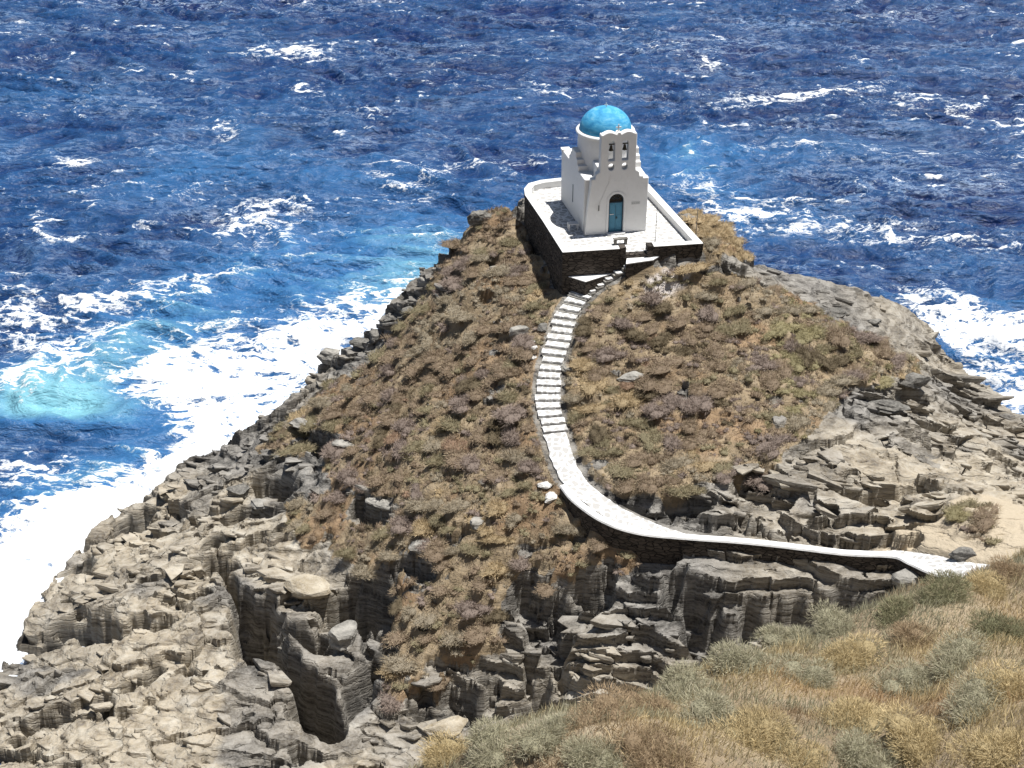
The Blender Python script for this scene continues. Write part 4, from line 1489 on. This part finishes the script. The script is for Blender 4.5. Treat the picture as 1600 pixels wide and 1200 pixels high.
rocks = [  # px, py, half sizes, rotation, material, label
    (812, 522, .75, .5, .55, 20, 'rock', 'dark-sided grey boulder in the scrub left of the steps'),
    (848, 515, .5, .4, .3, 60, 'rockdark', 'low dark rock touching the steps on their left'),
    (888, 580, .75, .3, .3, -35, 'rock', 'flat grey slab leaning at the right edge of the steps'),
    (990, 592, 1.0, .6, .4, 10, 'rock', 'broad rounded grey rock in the scrub right of the steps'),
    (1305, 492, 1.1, .6, .42, 5, 'rockdark', 'dark layered boulder lying beside the smooth grey slab'),
    (1365, 505, .6, .4, .3, 15, 'rockdark', 'small dark boulder at the edge of the smooth grey slab'),
    (1505, 868, .85, .45, .38, -12, 'rockdark', 'brown grey boulder sitting on the sand above the path'),
    (1416, 908, 1.0, .7, .75, 20, 'rock', 'pale squared block under the path wall near its right end'),
    (515, 560, 1.0, .7, .8, 10, 'rock', 'big grey cliff-edge boulder jutting over the white surf'),
    (565, 540, 1.1, .6, .45, -20, 'rockdark', 'long dark boulder on the cliff edge above the surf'),
    (588, 530, .7, .6, .6, 30, 'rockdark', 'upright dark boulder where the cliff edge turns up'),
    (625, 460, .9, .6, .5, 12, 'rock', 'grey ledge boulder at the upper left cliff edge'),
    (640, 490, .7, .5, .5, 50, 'rockdark', 'dark boulder under the grey ledge boulder on the left cliff'),
    (665, 445, .7, .5, .5, -15, 'rock', 'cracked grey boulder beside the highest surf on the left'),
    (685, 412, .7, .5, .5, 25, 'rockdark', 'dark pointed boulder on the left cliff below the terrace'),
    (770, 325, 1.2, .8, .5, 0, 'rock', 'flat-topped grey crag left of the terrace back corner'),
    (750, 345, .9, .6, .8, 20, 'rockdark', 'dark crag face below the flat-topped grey crag'),
    (480, 672, 1.3, .6, .6, -20, 'rock', 'grey tilted slab with black underside in the left scrub'),
    (535, 695, .9, .5, .3, -14, 'rock', 'small pale slab right of the tilted slab in the left scrub'),
    (600, 790, 1.2, .5, .35, -22, 'rock', 'long pale slab lying in the lower left scrub'),
    (655, 862, .8, .6, .5, 10, 'rock', 'round pale boulder in the scrub above the inlet'),
    (745, 822, .55, .45, .4, 30, 'rock', 'small white-topped rock alone in the lower scrub'),
    (1425, 600, 1.1, .8, .8, 10, 'rockdark', 'dark square boulder wedged in the right hand crags'),
    (1390, 640, 1.3, .7, .4, -8, 'rockdark', 'reddish overhanging slab in the right hand crags'),
    (700, 1140, 1.2, .7, .4, 6, 'rocktan', 'tan flat boulder at the gully bottom near the grass'),
    (860, 780, .5, .4, .3, 40, 'stonewhite', 'white stone where the path wall begins'),
    (850, 760, .45, .35, .25, 0, 'stonewhite', 'white stone left of the path before the wall'),
    (832, 560, .30, .26, .2, 10, 'stonewhite', 'lowest of the white stones left of the steps'),
    (835, 545, .26, .22, .18, 60, 'stonewhite', 'middle one of the white stones left of the steps'),
    (833, 536, .24, .22, .18, 90, 'stonewhite', 'topmost of the white stones left of the steps'),
    (540, 1000, 1.1, .9, 1.0, 20, 'rock', 'squat grey rock tower between the two black clefts'),
    (478, 925, 1.6, .9, .8, -14, 'rocktan', 'tan layered block overhanging the long black cleft'),
    (410, 790, 1.1, .6, .35, 0, 'rock', 'grey mushroom slab over a black hollow on the left shore'),
    (372, 770, .9, .7, .5, 0, 'rockdark', 'dark rounded rock above the mushroom slab'),
    (22, 1022, 1.0, .6, .5, 10, 'rockdark', 'dark wet rock in the surf at the left edge'),
]
for i, (a, b, sx, sy, sz, rz, mt, lab) in enumerate(rocks):
    q = hit(a, b)
    me = rock_mesh('boulder', i + 3, sx, sy, sz, M[mt])
    o = link(bpy.data.objects.new('boulder' if max(sx, sy) > 0.4 else 'stone', me))
    o.location = (q[0], q[1], q[2] + sz * 0.25)
    o.rotation_euler = (random.uniform(-.12, .12), random.uniform(-.12, .12), math.radians(rz))
    tag(o, lab, 'boulder' if max(sx, sy) > 0.4 else 'stone', 'loose rocks on the headland')


# ------------------------------------------------------------------ scrub
def blades(base, direc, length, width, col, rg, tipcol=1.25, two=False):
    """one pointed leaf (a triangle, or a bent pair) for every base point; returns verts, faces, colours"""
    n = len(base)
    rnd = rg.normal(size=(n, 3))
    side = np.cross(direc, rnd)
    side /= np.linalg.norm(side, axis=1)[:, None] + 1e-9
    side = side * width[:, None] / 2
    if not two:
        V = np.stack([base - side, base + side, base + direc * length[:, None]], 1).reshape(-1, 3)
        F = np.arange(n * 3).reshape(n, 3)
        C = np.stack([col, col, col * tipcol], 1).reshape(-1, 3)
        return V, F, C
    bend = np.cross(side, direc)
    bend /= np.linalg.norm(bend, axis=1)[:, None] + 1e-9
    mid = base + direc * (length * 0.55)[:, None]
    tip = base + direc * length[:, None] + bend * (length * 0.22 * rg.uniform(-1, 1, n))[:, None]
    V = np.stack([base - side, base + side, mid - side * 0.8, mid + side * 0.8, tip], 1).reshape(-1, 3)
    b0 = np.arange(n)[:, None] * 5
    F = np.concatenate([b0 + np.array([[0, 1, 3]]), b0 + np.array([[0, 3, 2]]), b0 + np.array([[2, 3, 4]])], 0)
    C = np.stack([col * 0.9, col * 0.9, col, col, col * tipcol], 1).reshape(-1, 3)
    return V, F, C


def cushion(n, hue, rg, flat=0.62, lobes=5, ln=(0.16, 0.30), wd=(0.03, 0.06), two=False, twig=None, heart=0.84):
    """domed clump of unit radius made of small leaves on several lobes"""
    lc = np.column_stack([rg.uniform(-0.5, 0.5, lobes), rg.uniform(-0.5, 0.5, lobes), rg.uniform(0.0, 0.22, lobes)])
    lr = rg.uniform(0.38, 0.62, lobes)
    k = rg.integers(0, lobes, n)
    d = rg.normal(size=(n, 3))
    d[:, 2] = np.abs(d[:, 2]) * 0.9
    d /= np.linalg.norm(d, axis=1)[:, None]
    rad = lr[k] * rg.uniform(0.62, 1.0, n)
    base = lc[k] + d * rad[:, None] * np.array([1, 1, flat * 1.2])
    dr = d + rg.normal(0, 0.45, (n, 3)) + np.array([0.0, 0.0, 0.35])
    dr /= np.linalg.norm(dr, axis=1)[:, None]
    L = rg.uniform(*ln, n)
    W = rg.uniform(*wd, n)
    lob = rg.uniform(0.82, 1.2, lobes)[k]
    col = np.array(hue)[None] * (lob * rg.uniform(0.7, 1.35, n))[:, None]
    if twig is not None:
        m = rg.random(n) < 0.22
        col[m] = np.array(twig)[None] * rg.uniform(0.8, 1.3, m.sum())[:, None]
    V, F, C = blades(base, dr, L, W, col, rg, 1.2, two)
    # solid heart of each lobe
    VV, FF, CC, o = [V], [F], [C], len(V)
    for q in range(lobes):
        na, nb = 9, 4
        g = []
        for b_ in range(nb):
            el = math.pi / 2 * b_ / nb
            for a_ in range(na):
                a = 2 * math.pi * a_ / na
                rr_ = lr[q] * heart * rg.uniform(0.9, 1.06)
                g.append((lc[q, 0] + rr_ * math.cos(el) * math.cos(a), lc[q, 1] + rr_ * math.cos(el) * math.sin(a), lc[q, 2] + rr_ * math.sin(el) * flat * 1.2))
        g.append((lc[q, 0], lc[q, 1], lc[q, 2] + lr[q] * heart * flat * 1.2))
        f = []
        for b_ in range(nb - 1):
            for a_ in range(na):
                i0, i1 = b_ * na + a_, b_ * na + (a_ + 1) % na
                f += [(i0, i1, i1 + na), (i0, i1 + na, i0 + na)]
        f += [((nb - 1) * na + a_, (nb - 1) * na + (a_ + 1) % na, nb * na) for a_ in range(na)]
        VV.append(np.array(g))
        FF.append(np.array(f) + o)
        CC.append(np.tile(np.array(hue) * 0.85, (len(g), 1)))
        o += len(g)
    return np.concatenate(VV), np.concatenate(FF), np.concatenate(CC)


HUES = {
    'olive': (0.2890, 0.2509, 0.1590), 'brown': (0.3080, 0.2363, 0.1680), 'grey': (0.3752, 0.3226, 0.2408), 'dark': (0.1926, 0.1546, 0.1008),
    'straw': (0.4816, 0.3752, 0.2307), 'rust': (0.3472, 0.2408, 0.1680), 'mauve': (0.3181, 0.2554, 0.2173), 'lime': (0.3662, 0.3226, 0.1882),
}
protos = {}
for h, c in HUES.items():
    for v in range(3):
        V, F, C = cushion(1100, c, rng, flat=0.5, lobes=7, ln=(0.12, 0.34), wd=(0.02, 0.045), heart=0.7, twig=(0.46, 0.38, 0.26) if h in ('grey', 'olive', 'brown') else None)
        protos[h, v] = np_mesh('cushion_shrub_' + h, V, F, M['blades'], False, None, C)

# positions over the scrub
N = 46000
cx = rng.uniform(-30, 48, N)
cy = rng.uniform(52, 106, N)
vm = mask_at('veg', cx, cy)
cz = height_at(cx, cy)
pd_, _ = polydist(cx, cy, PATH[::4], False)
tdd, _ = polydist(cx, cy, TER)
wd_, _ = polydist(cx, cy, [tuple(p[:2]) for p in WL[::3]], False)
ok = (vm > 0.55) & (pd_ > 1.05) & (tdd > 0.7) & (~inpoly(cx, cy, TER)) & (cz > 2) & (wd_ > 0.4)
cx, cy, cz = cx[ok], cy[ok], cz[ok]
ppx, ppy, dep = proj(cx, cy, cz)
vis = (ppx > -40) & (ppx < 1640) & (ppy < 1230)
cx, cy, cz, ppx, ppy, dep = [a[vis] for a in (cx, cy, cz, ppx, ppy, dep)]
dens = fbm(cx * 0.25, cy * 0.25, 400, 3)
size = np.exp(rng.normal(-1.04, 0.50, len(cx))) * (1 + 0.5 * dens)
size = np.clip(size, 0.16, 1.05)
size[mask_at('rust', cx, cy) > 0.5] *= 0.75
pdv, _ = polydist(cx, cy, PATH[::4], False)
size = np.minimum(size, np.maximum(0.16, (pdv - 0.72) / 1.15))
order = np.argsort(-size)
# thin out so that big ones keep apart
keep = []
cellsd = {}
for i in order:
    r = size[i]
    key = (int(cx[i] // 1.0), int(cy[i] // 1.0))
    bad = False
    for ax in (-1, 0, 1):
        for ay in (-1, 0, 1):
            for j in cellsd.get((key[0] + ax, key[1] + ay), ()):
                if (cx[i] - cx[j]) ** 2 + (cy[i] - cy[j]) ** 2 < (0.52 * (r + size[j])) ** 2:
                    bad = True
                    break
            if bad:
                break
        if bad:
            break
    if not bad:
        keep.append(i)
        cellsd.setdefault(key, []).append(i)
print('shrubs kept', len(keep))


def hue_for(x, y, px, py):
    a = float(fbm(np.array([x * 0.16]), np.array([y * 0.16]), 410, 3)[0]) + random.uniform(-0.25, 0.25)
    if px > 1060 and py < 420:
        return 'straw' if a > 0 else 'grey'
    if random.random() < 0.14:
        return 'mauve'
    if px > 1180 and random.random() < 0.5:
        return 'grey' if a > 0 else 'lime'
    if px < 830 and py < 600:
        return 'grey' if a > 0.25 else ('brown' if a > -0.3 else 'olive')
    if a > 0.42:
        return 'straw'
    if a > 0.2:
        return 'grey'
    if a > -0.05:
        return 'olive'
    if a > -0.35:
        return 'brown'
    return 'dark' if random.random() < 0.5 else ('mauve' if random.random() < 0.75 else 'rust')


HUEWORD = {'olive': 'olive green', 'brown': 'brown', 'grey': 'silvery grey', 'dark': 'dark green', 'straw': 'straw coloured', 'rust': 'rust red', 'mauve': 'mauve brown', 'lime': 'yellow green'}


def region(px, py):
    if py < 420 and px > 1040:
        return 'outside the right side of the terrace'
    if px < 870 and py < 400:
        return 'below the terrace dark left wall'
    if px < 700 and py < 560:
        return 'along the upper left cliff edge'
    if px < 860 and py < 500:
        return 'on the bank below the terrace corner'
    if px < 860 and py < 620:
        return 'left of the middle of the steps'
    if px < 600 and py < 760:
        return 'above the left shore ledges'
    if px < 870 and py < 720:
        return 'left of the lowest steps'
    if px < 620:
        return 'among the rocks above the black cleft'
    if px < 900 and py < 860:
        return 'on the slope beside the path wall'
    if px < 1050 and py > 820:
        return 'below the start of the path wall'
    if py > 860:
        return 'on the bank above the gully'
    if px < 1010 and py < 560:
        return 'right of the upper steps'
    if px < 1010:
        return 'right of the lower steps'
    if px > 1200 and py < 560:
        return 'beside the smooth grey slab'
    if px > 1480:
        return 'on the sand above the path'
    if px > 1180:
        return 'beside the right hand crags'
    if py < 560:
        return 'on the slope under the gateway'
    return 'on the middle of the right slope'


top = sorted(keep, key=lambda i: -(size[i] / dep[i]))[:270]
topset = set(top)
shr = []
for i in top:
    h = hue_for(cx[i], cy[i], ppx[i], ppy[i])
    o = bpy.data.objects.new('cushion_shrub', protos[h, random.randrange(3)])
    s = float(size[i])
    o.location = (float(cx[i]), float(cy[i]), float(cz[i]) - 0.05 * s)
    o.scale = (s * random.uniform(1.1, 1.7), s * random.uniform(0.75, 1.0), s * random.uniform(0.6, 0.95))
    o.rotation_euler = (0, 0, random.gauss(0.75, 0.5))
    link(o)
    sz = 'large' if s > 0.85 else ('mid-sized' if s > 0.72 else 'small')
    rg_ = region(ppx[i], ppy[i])
    shr.append((sz, HUEWORD[h], rg_, float(ppx[i]), o))
byl = {}
for t_ in shr:
    byl.setdefault(t_[:3], []).append(t_)
ORD = ['second', 'third', 'fourth', 'fifth', 'sixth', 'seventh', 'eighth', 'ninth', 'tenth', 'eleventh', 'twelfth', 'thirteenth']
for (sz, hw, rg_), L_ in byl.items():
    L_.sort(key=lambda t: t[3])
    for j, t_ in enumerate(L_):
        if len(L_) == 1:
            lab = '%s %s cushion shrub %s' % (sz, hw, rg_)
        else:
            o_ = 'leftmost' if j == 0 else ('rightmost' if j == len(L_) - 1 else ORD[min(j - 1, 11)] + ' from left')
            lab = '%s among %s %s cushion shrubs %s' % (o_, sz, hw, rg_)
        tag(t_[4], lab, 'shrub', 'cushion shrubs ' + rg_)

# the uncounted rest: one carpet of small clumps and dry grass
tp = {}
for h, c in HUES.items():
    for v in range(3):
        tp[h, v] = cushion(110, c, rng, flat=0.5, lobes=3, ln=(0.2, 0.5), wd=(0.05, 0.11), heart=0.66)
VV, FF, CC, off = [], [], [], 0
for i in keep:
    if i in topset:
        continue
    h = hue_for(cx[i], cy[i], ppx[i], ppy[i])
    V, F, C = tp[h, random.randrange(3)]
    a = random.uniform(0, 6.28)
    s = size[i]
    c_, s_ = math.cos(a) * s, math.sin(a) * s
    W = np.column_stack([V[:, 0] * c_ - V[:, 1] * s_ + cx[i], V[:, 0] * s_ + V[:, 1] * c_ + cy[i], V[:, 2] * s * 0.9 + cz[i] - 0.03])
    VV.append(W)
    FF.append(F + off)
    CC.append(C * random.uniform(0.85, 1.2))
    off += len(W)
o = link(bpy.data.objects.new('low_scrub', np_mesh('low_scrub', np.concatenate(VV), np.concatenate(FF), M['blades'], False, None, np.concatenate(CC))))
tag(o, 'carpet of small brown and olive scrub clumps over the headland slopes', 'scrub', kind='stuff')
# dry grass fuzz
NG = 330000
x = rng.uniform(-30, 48, NG)
y = rng.uniform(52, 106, NG)
vmm = mask_at('veg', x, y)
td2, _ = polydist(x[:], y[:], TER)
gp = fbm(x * 0.45, y * 0.45, 440, 3) + rng.normal(0, 0.12, NG)
ok = (gp > -0.22) & (vmm > 0.45 * rng.uniform(0.8, 1.4, NG)) & ((td2 > 0.3)) & (~inpoly(x, y, TER))
x, y = x[ok], y[ok]
pdd, _ = polydist(x, y, PATH[::4], False)
wdd, _ = polydist(x, y, [tuple(p[:2]) for p in WL[::3]], False)
ok = (pdd > 0.95) & (wdd > 0.27)
x, y = x[ok], y[ok]
z = height_at(x, y)
n = len(x)
dr = np.column_stack([rng.normal(0.25, 0.4, n), rng.normal(0.1, 0.4, n), np.ones(n)])
dr /= np.linalg.norm(dr, axis=1)[:, None]
t = np.clip(0.5 + fbm(x * 0.3, y * 0.3, 430, 3) + rng.normal(0, 0.2, n), 0, 1)[:, None]
col = (1 - t) * np.array([[0.25, 0.185, 0.125]]) + t * np.array([[0.45, 0.37, 0.245]])
ru = mask_at('rust', x, y)[:, None]
col = col * (1 - 0.6 * ru) + 0.6 * ru * np.array([[0.40, 0.275, 0.18]])
V, F, C = blades(np.column_stack([x, y, z - 0.02]), dr, rng.uniform(0.10, 0.28, n), rng.uniform(0.025, 0.05, n), col * rng.uniform(0.75, 1.25, n)[:, None], rng)
o = link(bpy.data.objects.new('dry_grass', np_mesh('dry_grass', V, F, M['blades'], False, None, C)))
tag(o, 'short dry tan grass between the shrubs of the headland', 'grass', kind='stuff')
print('grass', n)

# ------------------------------------------------------------------ foreground slope plants
NF = 420000
x = rng.uniform(-8, 20, NF)
y = rng.uniform(10, 36, NF)
z = near_height(x, y)
qx, qy, qd = proj(x, y, z)
ok = (qx > -60) & (qx < 1700) & (qy < 1290) & (qy > 820) & (qd > 5)
x, y, z, qx, qy, qd = [a[ok] for a in (x, y, z, qx, qy, qd)]
tone = fbm(x * 0.35, y * 0.35, 500, 3)
lump = fbm(x * 0.9, y * 0.9, 505, 3)
n = len(x)
t = sstep(-0.12, 0.42, tone + 0.25 * sstep(1000, 1250, qx) * sstep(1000, 1100, qy) + rng.normal(0, 0.10, n))[:, None]
gold, sage = np.array([[0.60, 0.48, 0.27]]), np.array([[0.42, 0.40, 0.275]])
col = (1 - t) * sage + t * gold
ru = sstep(0.25, 0.5, fbm(x * 0.3 + 20, y * 0.3, 510, 3))[:, None]
col = col * (1 - 0.65 * ru) + 0.65 * ru * np.array([[0.48, 0.30, 0.17]])
L = rng.uniform(0.10, 0.26, n) * (1 + 0.5 * np.clip(lump, -0.6, 1))
wind = np.column_stack([rng.normal(0.25, 0.42, n), rng.normal(0.2, 0.42, n), np.ones(n)])
wind /= np.linalg.norm(wind, axis=1)[:, None]
V, F, C = blades(np.column_stack([x, y, z - 0.03]), wind, L, rng.uniform(0.007, 0.014, n), col * rng.uniform(0.6, 1.3, n)[:, None], rng, 1.25, True)
o = link(bpy.data.objects.new('hillside_grass', np_mesh('hillside_grass', V, F, M['blades'], False, None, C)))
tag(o, 'wind-combed golden and grey green grass covering the near hillside', 'grass', kind='stuff')
print('fg grass', n)
FHUE = {'sage': ((0.422, 0.396, 0.273), (0.528, 0.475, 0.352), 'sage green'), 'gold': ((0.528, 0.422, 0.238), None, 'golden'),
        'rust': ((0.370, 0.275, 0.175), (0.475, 0.370, 0.238), 'rust brown'), 'olive': ((0.255, 0.246, 0.145), (0.387, 0.334, 0.220), 'dark olive')}
fproto = {}
for h, (c, tw, _) in FHUE.items():
    for v in range(2):
        V, F, C = cushion(5200, c, rng, 0.7, 9, (0.08, 0.22), (0.008, 0.015), True, tw, 0.55)
        fproto[h, v] = np_mesh('wiry_shrub_' + h, V, F, M['blades'], False, None, C)


def near_hit(px, py):
    a, fy, fz = ray(px, py)
    ds = np.arange(8, 45, 0.05)
    xx, yy, zz = a * ds, fy * ds, CAM_H + fz * ds
    g = near_height(xx, yy) >= zz
    if not g.any():
        return None
    i = int(np.argmax(g))
    return float(xx[i]), float(yy[i]), float(zz[i])


fg = [  # px, py, size, hue, where
    (1585, 905, .55, 'rust', 'at the end of the path by the picture edge'), (1400, 960, .6, 'olive', 'on the hill crest below the pale squared block'),
    (1480, 935, .65, 'olive', 'on the crest nearest the end of the path'), (1540, 925, .5, 'gold', 'beside the red bush at the end of the path'),
    (1310, 985, .6, 'sage', 'on the crest below the dark hollow'), (1230, 1010, .6, 'sage', 'on the crest right of the gully'),
    (1160, 1045, .65, 'sage', 'on the crest right at the gully mouth'), (1250, 1060, .55, 'sage', 'behind the crest right of the gully'),
    (1340, 1040, .6, 'gold', 'on the upper slope in golden grass'), (1080, 1085, .6, 'sage', 'where the crest dips left of the gully'),
    (1000, 1110, .5, 'rust', 'on the crest among red stalks'), (930, 1125, .55, 'rust', 'at the low left end of the crest'),
    (860, 1150, .5, 'sage', 'left of the red bush on the low crest'), (780, 1170, .5, 'sage', 'at the lowest left tip of the hillside'),
    (700, 1190, .45, 'gold', 'at the bottom left tip of the hillside'), (1110, 1135, .6, 'sage', 'in the middle of the grey green patch'),
    (1180, 1160, .6, 'gold', 'near the bottom in the golden patch'), (1320, 1130, .6, 'gold', 'on the middle slope in the golden patch'),
    (1420, 1080, .6, 'sage', 'in the middle of the near slope'), (1500, 1040, .65, 'sage', 'on the right of the near slope'),
    (1570, 1000, .6, 'olive', 'high on the right of the near slope'), (1530, 1110, .6, 'sage', 'low on the right of the near slope'),
    (1590, 1090, .6, 'gold', 'against the right edge of the near slope'), (1450, 1160, .6, 'gold', 'by the bottom edge right of centre'),
    (1570, 1180, .6, 'gold', 'in the bottom right corner'), (1370, 1190, .55, 'sage', 'on the bottom edge in grey green scrub'),
    (1030, 1180, .5, 'rust', 'on the bottom edge among red stalks'), (930, 1190, .5, 'sage', 'on the bottom edge left of the red stalks'),
    (1260, 1190, .5, 'gold', 'on the bottom edge in golden grass'), (1440, 1005, .55, 'rust', 'on the upper right slope with rusty stems'),
]
for (a, b, s, h, where) in fg:
    q = near_hit(a, b)
    if q is None:
        continue
    o = bpy.data.objects.new('wiry_shrub', fproto[h, random.randrange(2)])
    o.location = (q[0], q[1], q[2] - 0.05)
    o.scale = (s * 1.15, s, s * 0.75)
    o.rotation_euler = (0, 0, random.uniform(0, 6.28))
    link(o)
    tag(o, '%s wiry shrub %s' % (FHUE[h][2], where), 'shrub', 'wiry shrubs on the near hillside')
